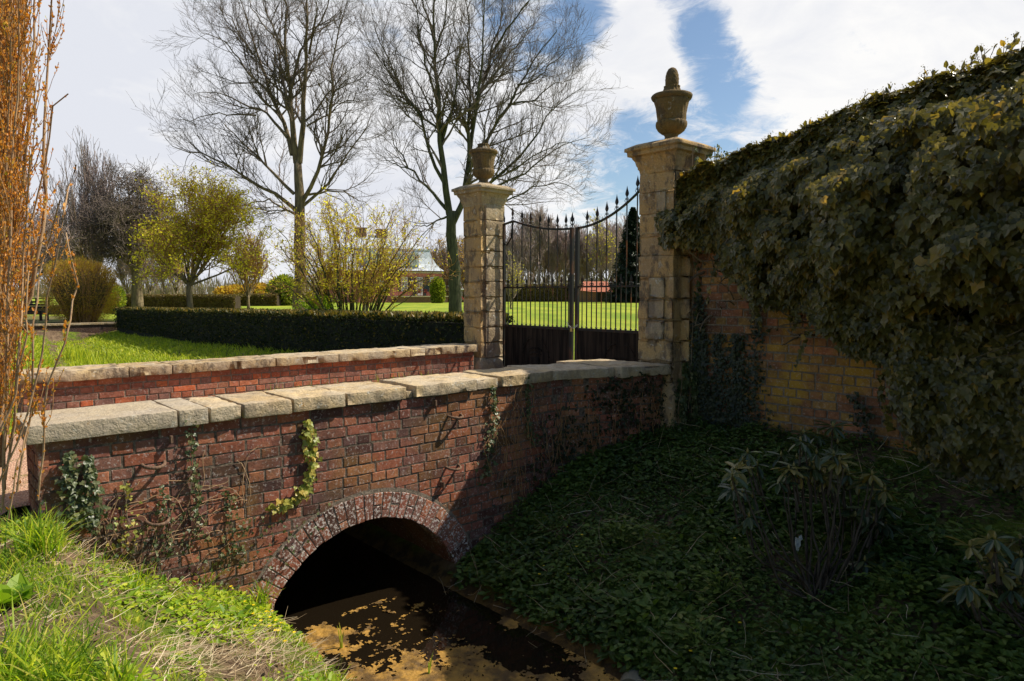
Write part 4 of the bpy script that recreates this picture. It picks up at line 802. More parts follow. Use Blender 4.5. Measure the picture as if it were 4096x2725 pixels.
def fan_tree(mb_t, mb_c, base, h, spread, nl, n1, n2, n3, trunk_h=.3, r=.15, rmin=.012, up=.25, ang=35, l=(.30, .16, .08), wig=.12, k=9, round_=1., bias=0., flat=1.):
    """trunk, nl limbs fanning out, three orders of twigs"""
    base = np.array(base, float); T_ = np.stack([base+UP*h*trunk_h*t for t in np.linspace(0, 1, 6)]); T_[1:] += .02*h*.2*RNG.normal(size=(5, 3)); tube(mb_t, T_, np.linspace(r*1.25, r*.9, 6), 9, .5)
    an = (np.arange(nl)+.5*RNG.random(nl))*2*math.pi*.618; el = np.sqrt(RNG.random(nl)); tip = np.stack([np.cos(an)*el*spread, np.sin(an)*el*spread, h*trunk_h+(h*(1-trunk_h))*(np.sqrt(np.clip(1-.92*el**2, .05, 1))*round_+(1-round_)*RNG.uniform(.7, 1., nl))], -1); t = np.linspace(0, 1, k)[None, :, None]
    st = T_[-1]-UP*RNG.uniform(0, .25*trunk_h*h, nl)[:, None]; tipw = base+tip+np.array([bias, 0, 0]); mid = st+(tipw-st)*.45+(np.array([1, 1, -.2])*(tipw-st))*.12; P0 = (1-t)**2*st[:, None]+2*t*(1-t)*mid[:, None]+t*t*tipw[:, None]; P0 = P0+wig*.15*h*.15*RNG.normal(size=P0.shape)*t
    R0 = np.linspace(1, .12, k)[None]*r*RNG.uniform(.35, .6, nl)[:, None]; tubes(mb_t, P0, np.maximum(R0, rmin), 5)
    P1, R1 = grow(P0, R0, n1, .2, 1, ang, lambda t, l_: h*l[0]*(1.1-.5*t), 6, up, wig, .55, rmin); P2, R2 = grow(P1, R1, n2, .2, 1, ang, lambda t, l_: h*l[1]+0*t, 5, up, wig*1.2, .6, rmin); tubes(mb_c, P1, R1, 4); tubes(mb_c, P2, R2, 3)
    if n3: P3, R3 = grow(P2, R2, n3, .2, 1, ang, lambda t, l_: h*l[2]+0*t, 4, up, wig*1.2, .7, rmin); tubes(mb_c, P3, R3, 3)
    else: P3 = P2
    return P0, P1, P2, P3
def gz(px, Y):                                   # ground point straight below a photo column at depth Y
    p = at(px, 300, Y); p[2] = float(height(p[0], p[1]))-.03; return p
def mk_tree(px, Y, top_y, width_px, label, mat_t, mat_c, nl, n1, n2, n3, name='bare_tree', group=None, leaf=None, **kw):
    b = gz(px, Y); top = at(px, top_y, Y)[2]; s = Y/F; root = thing(name, b, label, 'tree', group); t = MB(); c = MB()
    Ps = fan_tree(t, c, b, top-b[2], width_px*s/2, nl, n1, n2, n3, **kw); t.build('trunk', M_[mat_t], root, smooth=True); c.build('crown', M_[mat_c], root)
    if leaf:
        m = MB(); mt, n, sz, jit = leaf; Pq = np.concatenate([Ps[-1].reshape(-1, 3), Ps[-2][:, 2:].reshape(-1, 3)]); i = RNG.integers(0, len(Pq), n); d = rdir(n); leaves(m, Pq[i]+RNG.normal(0, jit, (n, 3)), d-UP*.3, rdir(n)+UP*.4, RNG.uniform(.6, 1.3, n)*sz, T_LEAF); m.build('foliage', M_[mt], root)
    return root
mk_tree(190, 33, 197, 112, 'round-headed young tree coming into yellow-green leaf above the clipped hedge', 'bark', 'twig_brown', 22, 170, 1300, 3400, 'spring_tree', leaf=('spring', 17000, .105, .09), bias=.55, trunk_h=.34, r=.125, rmin=.009, l=(.26, .15, .08), ang=45, up=.05)
mk_tree(92, 52, 172, 66, 'upright many-stemmed leafless tree behind the brown bush, far left', 'bark', 'twig_far', 18, 220, 1500, 2800, group='leafless trees at the far left', trunk_h=.16, r=.26, rmin=.012, l=(.26, .13, .06), ang=24, up=.35)
mk_tree(137, 50, 177, 84, 'dark crooked oak standing behind the yellow-green tree', 'bark', 'twig', 18, 260, 2400, 6000, group='leafless trees at the far left', trunk_h=.42, r=.34, rmin=.012, l=(.22, .12, .06), ang=55, up=-.02, wig=.35)
mk_tree(28, 46, 215, 78, 'broad brown leafless tree behind the orange twigs, left edge', 'bark', 'twig_far', 16, 220, 1900, 3800, group='leafless trees at the far left', trunk_h=.25, r=.22, rmin=.013, l=(.26, .14, .07), ang=45, up=.1)
mk_tree(62, 58, 222, 60, 'lower brown leafless tree between the edge tree and the upright tree', 'bark', 'twig_far', 14, 180, 1400, 2800, group='leafless trees at the far left', trunk_h=.25, r=.2, rmin=.014, l=(.26, .14, .07), ang=45, up=.1)
mk_tree(248, 62, 240, 34, 'slim young tree right of the yellow-green tree, sparsely leafed', 'bark', 'twig_brown', 12, 120, 900, 1800, 'spring_tree', leaf=('spring', 1500, .14, .05), trunk_h=.2, r=.12, rmin=.014, l=(.26, .14, .07), ang=30, up=.25)
for q, (px, lab) in enumerate(((127, 'thin-stemmed small tree left of the oak trunk'), (150, 'small tree just right of the oak trunk'), (164, 'small tree half hidden under the yellow-green crown'), (177, 'smallest thin tree beside the trunk of the yellow-green tree'))):
    mk_tree(px, 66+q, 262-3*(q % 2), 26, lab, 'bark', 'twig_far', 9, 60, 420, 900, group='small thin trees under the oak', trunk_h=.35, r=.09, rmin=.014, leaf=('hazel', 500, .12, .06))
# the tangled shrub in front of the house
def shrub():
    Y = 24; root = thing('flowering_shrub', gz(350, Y), 'tall many-stemmed shrub with sparse yellow-green leaves in front of the house', 'shrub'); n = 46; k = 9; t = np.linspace(0, 1, k); P = []
    for q in range(n):
        u = -1+2*(q+random.random())/n; x0 = 352+24*u+random.uniform(-4, 4); x1 = 352+(96 if u > 0 else 92)*u*random.uniform(.65, 1.08)+random.uniform(-8, 8); y1 = 205+34*abs(u)**1.5+random.uniform(-8, 42); A = at(x0, 318, Y+random.uniform(-.8, .8)); B = at(x1, y1, Y+random.uniform(-2.2, 2.2)); A[2] = 0
        c = A+(B-A)*np.array([.30, .5, .58]); L_ = (1-t)[:, None]**2*A+2*(t*(1-t))[:, None]*c+(t*t)[:, None]*B; P.append(L_+.05*RNG.normal(size=(k, 3))*t[:, None])
    P0 = np.stack(P); R0 = np.linspace(.042, .010, k)[None]*RNG.uniform(.5, 1.25, n)[:, None]; s = MB(); tubes(s, P0, R0, 6); P1, R1 = grow(P0, R0, 320, .2, 1, 34, lambda t, l: 1.0*(1.1-.4*t), 6, .12, .16, .55, .006)
    P2, R2 = grow(P1, R1, 1700, .1, 1, 40, lambda t, l: .48+0*t, 5, .08, .2, .6, .005); P3, R3 = grow(P2, R2, 3800, .1, 1, 40, lambda t, l: .2+0*t, 4, .08, .2, .6, .0045); s.build('stems', M_['bark_mossy'], root, smooth=True); c = MB(); tubes(c, P1, R1, 4); tubes(c, P2, R2, 3); tubes(c, P3, R3, 3); c.build('crown', M_['twig_brown'], root)
    m = MB(); Pq = np.concatenate([P3.reshape(-1, 3), P2[:, 2:].reshape(-1, 3)]); w = np.exp(-((Pq[:, 0]-at(345, 250, Y)[0])/2.2)**2)+.15; i = RNG.choice(len(Pq), 8000, p=w/w.sum()); leaves(m, Pq[i]+RNG.normal(0, .03, (8000, 3)), rdir(8000), rdir(8000)+UP*.3, RNG.uniform(.04, .09, 8000), T_LEAF); m.build('foliage', M_['spring'], root)
    m = MB(); p = np.array([at(random.gauss(318, 9), random.uniform(296, 314), Y+random.uniform(-1, 1)) for _ in range(1200)]); leaves(m, p, rdir(1200), rdir(1200)+UP, .10, T_LEAF); m.build('low_foliage', M_['spring_green'], root)
shrub()
def bush(px, Y, top_y, wpx, label, mat, n, sz, core='darkwood', name='round_bush', cat='bush', group=None, shape=1., zb=None, T=T_LEAF, stems=0):
    b = gz(px, Y); top = at(px, top_y, Y)[2]; rx = wpx*Y/F/2; hz = (top-b[2])/2; root = thing(name, b, label, cat, group); c = b+UP*hz
    m = MB(); d = rdir(n); r = (.72+.30*RNG.random(n))*(1+.14*fbm(d+px, 2.3, 3, 4)*2); q = d*r[:, None]; q[:, 2] = np.sign(q[:, 2])*np.abs(q[:, 2])**shape; P = c+q*np.array([rx, rx, hz]); ok = P[:, 2] > b[2]-.02; leaves(m, P[ok], d[ok]+.7*rdir(ok.sum())+UP*.3, d[ok]+.6*rdir(ok.sum()), RNG.uniform(.7, 1.3, ok.sum())*sz, T); m.build('foliage', M_[mat], root)
    k = MB(); th = np.linspace(0, math.pi, 12); lathe(k, [(max(.01, rx*.72*math.sin(t)), hz-hz*.74*math.cos(t)) for t in th], b, 20, None, .2); k.build('inner_core', M_['bush_core'], root)  # solid brown core filling the bush behind its leaves
    if stems: s = MB(); an = RNG.random(stems)*2*math.pi; e = RNG.random(stems)**.5; tip = c+np.stack([np.cos(an)*e*rx, np.sin(an)*e*rx, hz*(.98-.5*e**2)], -1)*1.03; st = b+np.stack([np.cos(an)*e*rx*.35, np.sin(an)*e*rx*.35, 0*e], -1); t = np.linspace(0, 1, 6)[None, :, None]; P = st[:, None]*(1-t)+tip[:, None]*t+RNG.normal(0, .05, (stems, 6, 3))*t; tubes(s, P, np.linspace(.03, .008, 6)[None]*np.ones((stems, 1)), 4); s.build('stems', M_['twig_brown'], root)
bush(82, 32, 259, 66, 'big tawny brown deciduous bush at the far end of the ditch', 'hazel', 15000, .13, name='tawny_bush', shape=.75, T=T_NEED, stems=260)
bush(112, 46, 285, 22, 'green bush peeping out right of the tawny bush', 'bush_green', 1500, .16)
bush(284, 78, 277, 30, 'fresh green bush left of the big trunk beyond the lawn', 'bush_green', 3500, .30, name='green_bush')
bush(437.5, 100, 278, 13, 'dense yellow-green bush at the corner of the house terrace', 'bush_green', 4200, .30, shape=.8)
bush(258, 84, 284, 40, 'low tawny bushes in front of the far horizon, left part', 'hazel', 2500, .34, name='tawny_bush', group=None)
bush(235, 86, 286, 40, 'low tawny bush touching the yellow-green tree', 'hazel', 2500, .34, name='tawny_bush')
def hedge(p0, p1, w, h0, h1, mat, n, sz, label, name='clipped_hedge', zb0=0., zb1=0., group=None, tips=None, core='yew_core', T=T_DIA, front_only=False):
    p0 = np.array([p0[0], p0[1], 0.]); p1 = np.array([p1[0], p1[1], 0.]); ax = p1-p0; Ln = np.linalg.norm(ax); ax /= Ln; sd = np.array([ax[1], -ax[0], 0.]); root = thing(name, (p0+p1)/2+UP*(zb0+zb1)/2, label, 'hedge', group)
    def pt(u, v, z): hh = h0+(h1-h0)*u; zz = zb0+(zb1-zb0)*u; return p0+ax*(u*Ln)[:, None]+sd*(v*w/2)[:, None]+UP*(zz+(hh-zz)*z)[:, None]
    m = MB(); u = RNG.random(n); f = RNG.random(n); v = np.where(f < .55, 1+0*f, np.where(f < .65, -1+0*f, RNG.uniform(-1, 1, n))); z = np.where(f < .65, RNG.random(n), 1+0*f); wob = fbm(np.stack([u*Ln, v*w, z], -1), 1.6, 3, 2); P = pt(u, v*(1+.10*wob), z*(1-.02)+.11*wob*(z > .9)); nr = sd*np.where(f < .65, v, 0)[:, None]+UP*np.where(f < .65, .15, 1.)[:, None]; P += nr*RNG.uniform(-.05, .04, n)[:, None]
    leaves(m, P, nr*.6+.8*rdir(n)+UP*.2, nr+.6*rdir(n), RNG.uniform(.6, 1.3, n)*sz, T); m.build('foliage', M_[mat], root)
    c = MB(); k = .93; vs = [pt(np.array([uu]), np.array([vv*.86]), np.array([zz]))[0] for uu, vv, zz in ((.002, -1, -.3), (.998, -1, -.3), (.998, 1, -.3), (.002, 1, -.3), (.002, -1, k), (.998, -1, k), (.998, 1, k), (.002, 1, k))]; c.add(vs, BOXF if np.dot(np.cross(ax, sd), UP) < 0 else BOXF[:, ::-1], .1); c.build('inner_core', M_[core], root)  # solid dark core, the shade inside the hedge put into its colour
    if tips:
        t = MB(); n2 = tips; u = RNG.random(n2); v = RNG.uniform(-1, 1, n2); P = pt(u, v, np.full(n2, .98)); leaves(t, P, UP+.6*rdir(n2), rdir(n2), RNG.uniform(.5, 2.2, n2)*sz*1.1, T); t.build('shoots', M_['yew_tip'], root)
M_['yew_core'] = plain('hedge_interior_dark', (.012, .014, .008), .95); M_['beech_core'] = plain('beech_hedge_interior', (.05, .035, .02), .95)  # shade of the hedge inside put into these core colours
A0, A1 = W(7.25, 8.55), W(7.25, 32.5)
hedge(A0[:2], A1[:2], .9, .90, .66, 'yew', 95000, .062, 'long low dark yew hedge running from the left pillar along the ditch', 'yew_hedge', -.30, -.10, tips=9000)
def hp(px, Y): p = at(px, 300, Y); return p[:2]
hedge(hp(239, 58), hp(116, 58), 1.2, .10, .10, 'beech', 9000, .12, 'clipped brown beech hedge behind the yellow-green tree', zb0=-1.2, zb1=-1.2, group='clipped beech hedges across the lawn', core='beech_core') if False else None
hedge(hp(115, 60), hp(238, 60), 1.4, 1.18, 1.18, 'beech', 14000, .13, 'clipped brown beech hedge behind the yellow-green tree', group='clipped beech hedges across the lawn', core='beech_core')
hedge(hp(241, 76), hp(279, 76), 1.6, 1.2, 1.2, 'beech', 4000, .18, 'shorter brown beech hedge right of the yellow-green tree', group='clipped beech hedges across the lawn', core='beech_core')
hedge(hp(281, 92), hp(312, 92), 1.6, 1.1, 1.1, 'beech', 3000, .22, 'farthest low beech hedge left of the big trunk', group='clipped beech hedges across the lawn', core='beech_core')
hedge(hp(443, 108), hp(497, 112), 2, 1.9, 2.0, 'beech', 4500, .26, 'brown hedge behind the swing and the slide', group='clipped beech hedges across the lawn', core='beech_core')
hedge(hp(498, 118), hp(640, 118), 3, 2.6, 2.9, 'beech', 9000, .30, 'tall dark brown hedge closing the lawn behind the gate', 'tall_hedge', core='beech_core')
# ---- woods: one prototype of each kind, copied
def copy_tree(o, loc, sc_, rz, label):
    r = o.copy(); COL.objects.link(r); r.location = tuple(loc); r.scale = (sc_[0], sc_[0], sc_[1]); r.rotation_euler = (0, 0, rz); r['label'] = label
    for c_ in list(o.children): d = c_.copy(); COL.objects.link(d); d.parent = r
    return r
def woods():
    protos = []
    for q in range(4):
        root = thing('bare_tree', (0, 0, 0), 'x', 'tree', 'leafless trees of the wood beyond the lawn'); t = MB(); c = MB(); fan_tree(t, c, (0, 0, 0), 10, [1.7, 2.6, 2.0, 3.0][q], [9, 12, 8, 12][q], 110, 700, 1700, trunk_h=[.45, .3, .5, .25][q], r=.16, rmin=.022, l=(.22, .13, .07), ang=[26, 38, 24, 42][q], up=.25); t.build('trunk', M_['twig_far'], root, smooth=True); c.build('crown', M_['twig_far'], root); protos.append(root)
    spots = [(459,126,258),(468,140,250),(478,131,255),(487,150,246),(493,128,252),(508,128,236),(515,140,243),(521,124,232),(528,136,229),(533,150,240),(539,126,222),(546,140,231),(552,130,236),(558,146,240),(564,132,238),(570,150,243),(576,128,240),(582,140,238),(588,150,243),(594,131,236),(600,142,240),(606,128,232),(613,140,235),(622,134,226),(340,135,268),(326,140,272),(446,138,256),(452,130,250)]
    side = {False: 'behind the gate', True: 'between house and left pillar'}
    for q, (px, Y, ty) in enumerate(spots):
        b = gz(px, Y); h = at(px, ty, Y)[2]-b[2]; nm = ['slim', 'spreading', 'tall-stemmed', 'round-headed'][q % 4]
        hgt = 'low' if ty > 245 else ('middle-sized' if ty > 236 else 'high')
        lab = f'{hgt} {nm} leafless tree of the far wood, number {q+1} counting across from the left' if False else f'{hgt} {nm} leafless tree of the wood {"left of the left gate pillar" if px < 500 else ("seen through the left gate leaf" if px < 573 else "seen through the right gate leaf")}'
        s = h/10.; args = (b, (s*1.0, s), random.random()*6, lab)
        if q < 4: r = protos[q]; r.location = tuple(b); r.scale = (s, s, s); r['label'] = lab
        else: copy_tree(protos[q % 4], *args)
woods()
def far_wood():
    m = MB(); n = 26000; 
    px = np.concatenate([RNG.uniform(-120, 320, n//3), RNG.uniform(440, 1100, n-n//3)]); Y = RNG.uniform(190, 260, n); top = 1.1+(5.5+3*vnoise(np.stack([px, px*0, px*0], -1), .03, 3))*RNG.random(n)**.7; X = (px-512)/F*Y; P = np.stack([X, Y, np.zeros(n)], -1); d = UP+.25*rdir(n); P[:, 2] = top*RNG.random(n)*.8; leaves(m, P, d, rdir(n)+np.array([0, -1, 0]), RNG.uniform(1.2, 3.0, n), T_NEED); tag(m.build('distant_wood', M_['wood_far'], loc=(0, 220, 0)), 'hazy grey-brown woodland along the horizon', 'woodland', kind='stuff')
M_['wood_far'] = leafmat('hazy_far_wood', [(0, (.13, .10, .09)), (.6, (.22, .165, .13)), (1, (.26, .22, .12))], .2)  # haze of the distance put into these grey-brown colours
far_wood()
mk_tree(446, 118, 247, 44, 'golden budding tree at the right side of the house', 'bark', 'twig_far', 14, 160, 900, 1500, 'spring_tree', group='golden budding trees beside the house', leaf=('hazel', 2600, .36, .15), trunk_h=.15, r=.2, rmin=.03)
mk_tree(466, 120, 250, 40, 'golden budding tree between the second trunk and the gate pillar', 'bark', 'twig_far', 14, 160, 900, 1500, 'spring_tree', group='golden budding trees beside the house', leaf=('hazel', 2600, .36, .15), trunk_h=.15, r=.2, rmin=.03)
mk_tree(511, 60, 262, 22, 'small yellowish shrubby tree just inside the left gate hinge', 'bark', 'twig_far', 9, 60, 420, 900, 'spring_tree', leaf=('spring', 500, .14, .06), trunk_h=.15, r=.08, rmin=.012)
mk_tree(601, 122, 233, 22, 'pale green budding tree behind the red-roofed shed', 'bark', 'twig_far', 10, 80, 500, 900, 'spring_tree', leaf=('spring', 900, .34, .1), trunk_h=.35, r=.18, rmin=.03)
def conifer():
    Y = 105; b = gz(632, Y); root = thing('conifer', b, 'dark pointed conifer half hidden behind the right gate pillar', 'tree'); H_ = at(632, 208, Y)[2]-b[2]; R_ = 22*Y/F; n = 16000; t = RNG.random(n)**1.3; an = RNG.random(n)*2*math.pi; r = R_*(1-t)**.8*(.55+.5*RNG.random(n))*(1+.22*np.sin(t*60+3*np.sin(an*3))); P = b+np.stack([np.cos(an)*r, np.sin(an)*r, t*H_+.1], -1); o = np.stack([np.cos(an), np.sin(an), -.4+0*an], -1); m = MB(); leaves(m, P, o+.5*rdir(n), UP+.5*rdir(n), .42, T_LEAF); m.build('crown', M_['conifer'], root)
    k = MB(); lathe(k, [(R_*.6, .2), (R_*.5, H_*.3), (.05, H_*.97)], b, 12); k.build('inner_core', M_['yew_core'], root); t_ = MB(); tube(t_, [b, b+UP*H_*.5], .25, 8); t_.build('trunk', M_['bark'], root)  # solid cone inside the crown, its shade put into the dark colour
conifer()

# ------------------------------------------------------------------ house
def house():
    Y = 105.; s = Y/F; X = lambda px: (px-512)*s; Z = lambda py: at(512, py, Y)[2]; z0 = -.02; ze = Z(270.5); root = thing('country_house', (X(390), Y+5, 0), 'salmon pink country house with pale slate mansard roof behind the shrub', 'house')
    w = MB(); xbox(w, X(347), X(434.6), Y, Y+11, z0, ze-.35, .5); xbox(w, X(317), X(347)-.003, Y+1.2, Y+10, z0, ze-.36, .5); w.build('wall', M_['stucco'], root)
    co = MB(); xbox(co, X(345.5), X(436.2), Y-.25, Y+11.25, ze-.34, ze-.02, .5); xbox(co, X(315.8), X(345.5)-.003, Y+.95, Y+10.2, ze-.35, ze-.03, .5); co.build('cornice', M_['cream'], root)
    g_ = MB(); xbox(g_, X(345), X(437), Y-.42, Y-.26, ze-.06, ze+.06, .5); g_.build('gutter', M_['black'], root)
    # mansard: flared lower slope, then a shallow hipped top
    rf = MB(); x0, x1 = X(315), X(437); y0, y1 = Y-.4, Y+11.4; zb = Z(248); zt = Z(232)
    prof = [(0, ze), (.55, ze+.45), (1.1, ze+1.15), (1.6, ze+2.1), (1.95, zb-.1), (2.05, zb)]; rings = [[(x0+o, y0+o), (x1-o, y0+o), (x1-o, y1-o), (x0+o, y1-o)] for o, z in prof]; V = [(*p, z) for r, (o, z) in zip(rings, prof) for p in r]
    top = [(X(351), Y+5.5, zt), (X(404), Y+5.5, zt)]; F_ = [[4*i+j, 4*i+(j+1) % 4, 4*i+4+(j+1) % 4, 4*i+4+j] for i in range(len(prof)-1) for j in range(4)]; b_ = 4*(len(prof)-1); V += top; k = len(V)-2; F_ += [[b_, b_+1, k+1, k], [b_+1, b_+2, k+1], [b_+2, b_+3, k, k+1], [b_+3, b_, k]]; rf.add(V, F_, .5); roof = rf.build('roof', M_['slate'], root)
    tr = MB(); xbox(tr, x0+2.0, x1-1.9, y0+1.86, y0+2.1, zb-.12, zb+.12, .5); tr.build('roof_edge', M_['steel'], roof)
    for px, pt in ((358, 226), (379, 227)):
        c = MB(); cx_ = X(px); xbox(c, cx_-.75, cx_+.75, Y+4.8, Y+6, zb, Z(pt), .5); xbox(c, cx_-.9, cx_+.9, Y+4.65, Y+6.15, Z(pt)+.002, Z(pt)+.22, .5); c.build('chimney', M_['chimney'], roof)
    def win(xc, wd, zb_, zt_, door=False, shut=True, nx=3, y=Y, par=root):
        fr = MB(); t = .09; xbox(fr, xc-wd/2, xc+wd/2, y-.10, y-.02, zt_-t, zt_, .5); xbox(fr, xc-wd/2, xc+wd/2, y-.10, y-.02, zb_, zb_+(t*4 if door else t), .5)
        for xx in (xc-wd/2, xc+wd/2-t, xc-t/2): xbox(fr, xx, xx+t, y-.102, y-.022, zb_, zt_, .5)
        for i in range(1, 7): zz = zb_+(zt_-zb_)*i/7; xbox(fr, xc-wd/2, xc+wd/2, y-.095, y-.03, zz-.03, zz+.03, .5)
        zz = zb_+(zt_-zb_)*.68; xbox(fr, xc-wd/2, xc+wd/2, y-.108, y-.025, zz-.07, zz+.07, .5)
        for i in (.25, .75): xx = xc-wd/2+wd*i; xbox(fr, xx-.02, xx+.02, y-.094, y-.03, zb_, zt_, .5)
        o = fr.build('french_door' if door else 'window', M_['white'], par); p = MB(); xbox(p, xc-wd/2+.01, xc+wd/2-.01, y-.035, y+.01, zb_+.01, zt_-.01, .5); p.build('pane', M_['pane'], o)
        if shut:
            for sg in (-1, 1):
                q = MB(); xa = xc+sg*(wd/2+.09)-(.52 if sg < 0 else 0); xbox(q, xa, xa+.52, y-.09, y-.004, zb_-.05, zt_+.03, .5)
                for i in range(3): h_ = (zt_-zb_)/3; xbox(q, xa+.06, xa+.46, y-.105, y-.088, zb_+h_*i+.08, zb_+h_*(i+1)-.06, .5)
                q.build('shutter', M_['shutter'], root)
    zt_ = Z(276.7); win(X(410.6), .95, Z(295.4), zt_, True); win(X(424.6), .95, Z(291.3), zt_); win(X(395), .95, Z(291.3), zt_); win(X(373), .95, Z(291.3), zt_); win(X(357), .95, Z(291.3), zt_); win(X(331), .9, Z(291.3), zt_, y=Y+1.2)
    for px in (363, 374.5, 392.5, 405.5):
        xc = X(px); d = MB(); yb = Y+.12; xbox(d, xc-.75, xc+.75, yb, yb+2.2, Z(265.5), Z(254), .5); tt = np.linspace(0, math.pi, 9); V = [(xc+.80*math.cos(q), yb-.05, Z(254)+.5*math.sin(q)) for q in tt]+[(xc+.80*math.cos(q), yb+2.3, Z(254)+.5*math.sin(q)) for q in tt]; d.add(V, [[i, i+1, 10+i, 9+i] for i in range(8)]+[list(range(8, -1, -1))], .5)
        dm = d.build('dormer', M_['slate'], roof) if False else d.build('dormer', M_['slate'], root); win(xc, .85, Z(264.5), Z(254.5), shut=False, y=yb, par=root)
    te = MB(); xbox(te, X(383), X(434), Y-3.4, Y-.01, z0, .85, .5); te.build('terrace', M_['chimney'], root); tp = MB(); xbox(tp, X(382), X(434.6), Y-3.55, Y-.012, .853, 1.0, .5); xbox(tp, X(418), X(431), Y-3.3, Y-3.0, 1.003, 1.9, .5); tp.build('terrace_ledge', M_['cream'], root)
    rl = MB(); xbox(rl, X(388), X(418), Y-3.36, Y-3.30, 1.75, 1.82, .5)
    for i in range(26): xx = X(388)+(X(418)-X(388))*i/25; xbox(rl, xx-.02, xx+.02, Y-3.35, Y-3.31, 1.0, 1.75, .5)
    rl.build('terrace_railing', M_['black'], root)
    lp = MB(); xbox(lp, X(402.5)-.15, X(402.5)+.15, Y-.3, Y-.03, Z(281.5), Z(280), .5); lp.build('wall_lantern', M_['white'], root)
    for i, px in enumerate((421, 427)):
        ct = thing('garden_chair', (X(px), Y-2, 1.), ['dark red garden chair on the terrace in front of the right-hand window', 'dark red garden chair on the terrace nearest the house corner'][i], 'chair', 'chairs on the house terrace'); m = MB(); x = X(px); y = Y-2
        xbox(m, x-.25, x+.25, y-.25, y+.25, 1.42, 1.47, .5); m.build('seat', M_['chair_red'], ct); m = MB(); xbox(m, x-.25, x+.25, y+.25, y+.30, 1.47, 2.05, .5); m.build('backrest', M_['chair_red'], ct)
        for u in (-1, 1):
            for v in (-1, 1): m = MB(); tube(m, [(x+.22*u, y+.22*v, 1.0), (x+.22*u, y+.22*v, 1.43)], .02, 6); m.build('leg', M_['chair_red'], ct)
M_['chair_red'] = plain('dark_red_paint', (.28, .05, .04)); house(); house_root = bpy.data.objects['country_house']; house_root.rotation_euler = (0, 0, R(22)); house_root.location.x -= .65; house_root.location.y += 1.5
def shed():
    Y = 112.; s = Y/F; X = lambda px: (px-512)*s; Z = lambda py: at(512, py, Y)[2]; root = thing('garden_shed', (X(598), Y+2, 0), 'brick and timber shed with orange tiled roof beyond the lawn', 'shed')
    w = MB(); xbox(w, X(580), X(596), Y-.3, Y+4, -.02, Z(290), .5)
    wo = w.build('wall', M_['chimney'], root); k = MB()
    for i in range(9):
        for j in range(9):
            if (i+j) % 2 == 0: xbox(k, X(586.5)+i*.17, X(586.5)+i*.17+.10, Y-.36, Y-.303, .25+j*.2, .35+j*.2, .5)
    k.build('lattice_bricks', M_['tile'], wo); d = MB(); xbox(d, X(596)+.003, X(611.5), Y, Y+4, -.02, Z(291.5), .5); d.build('timber_bay', M_['darkwood'], root)
    r = MB(); V = [(X(584.5), Y+2.2, Z(281.2)), (X(609), Y+2.2, Z(281.2)), (X(612), Y-.6, Z(291.8)), (X(593), Y-.6, Z(291.8)), (X(580), Y-.6, Z(290.5)), (X(593), Y+5, Z(291.5)), (X(612), Y+5, Z(291.5))]
    r.add(V, [[0, 3, 2, 1], [0, 4, 3], [0, 1, 6, 5]], .5); r.build('roof', M_['tile'], root)
shed()
def play():
    Y = 92.; s = Y/F; g = gz(463, Y); root = thing('swing_frame', gz(466, Y), 'white metal swing frame beside the pink slide behind the left pillar', 'swing'); x0, x1 = (459.5-512)*s, (475-512)*s; zt = at(512, 289.3, Y)[2]
    m = MB(); tube(m, [(x0, Y, zt), (x1, Y, zt)], .07, 8); m.build('top_bar', M_['white'], root)
    for x in (x0+.05, x1-.05):
        for v in (-1, 1): m = MB(); tube(m, [(x, Y, zt), (x, Y+v*.9, -.02)], .05, 8); m.build('leg', M_['white'], root)
    for x in (463.6, 466):
        m = MB(); xx = (x-512)*s
        for v in (-.2, .2): tube(m, [(xx+v, Y, zt), (xx+v, Y, .5)], .018, 5)
        xbox(m, xx-.25, xx+.25, Y-.12, Y+.12, .47, .51); m.build('swing_seat', M_['steel'], root)
    Y = 84.; s = Y/F; sl = thing('slide', gz(463, Y), 'pink-red plastic slide on the lawn behind the left pillar', 'slide'); xs = [(459.6, 296.2), (461.5, 297.3), (463.5, 300), (465.5, 302.3), (468, 303.4)]; P = resamp([at(x, y, Y) for x, y in xs], 14); m = MB(); V = []
    for p in P: V += [p+np.array([0, -.28, .18]), p+np.array([0, -.24, .0]), p+np.array([0, .24, .0]), p+np.array([0, .28, .18]), p+np.array([0, .25, -.05]), p+np.array([0, -.25, -.05])]
    idx = np.arange(84).reshape(14, 6); nx = np.roll(idx, -1, 1); m.add(V, np.stack([idx[:-1], nx[:-1], nx[1:], idx[1:]], -1).reshape(-1, 4), .5); m.build('chute', M_['slide'], sl)
    for v in (-.28, .28): m = MB(); q = P[0]; tube(m, [q+np.array([-.02, v, .5]), q+np.array([-.25, v, -q[2]])], .04, 6); m.build('ladder_rail', M_['slide'], sl)
    m = MB()
    for i in range(4): tube(m, [P[0]+np.array([-.07-.05*i, -.28, -.2-.28*i]), P[0]+np.array([-.07-.05*i, .28, -.2-.28*i])], .03, 6)
    m.build('rungs', M_['steel'], sl)
    Y = 78.; b = gz(309.8, Y); o = thing('garden_ornament', b, 'small dark figure-like ornament on the lawn right of the big trunk', 'ornament'); m = MB(); lathe(m, [(.22, 0), (.18, .12), (.08, .18), (.12, .5), (.20, .8), (.24, 1.0), (.12, 1.15), (.06, 1.2), (.14, 1.3), (.13, 1.45), (.02, 1.52)], b, 12); m.build('body', M_['black'], o, smooth=True); m = MB(); lathe(m, [(.34, -.02), (.34, .10), (.30, .12)], b, 12); m.build('base', M_['concrete'], o)
play()
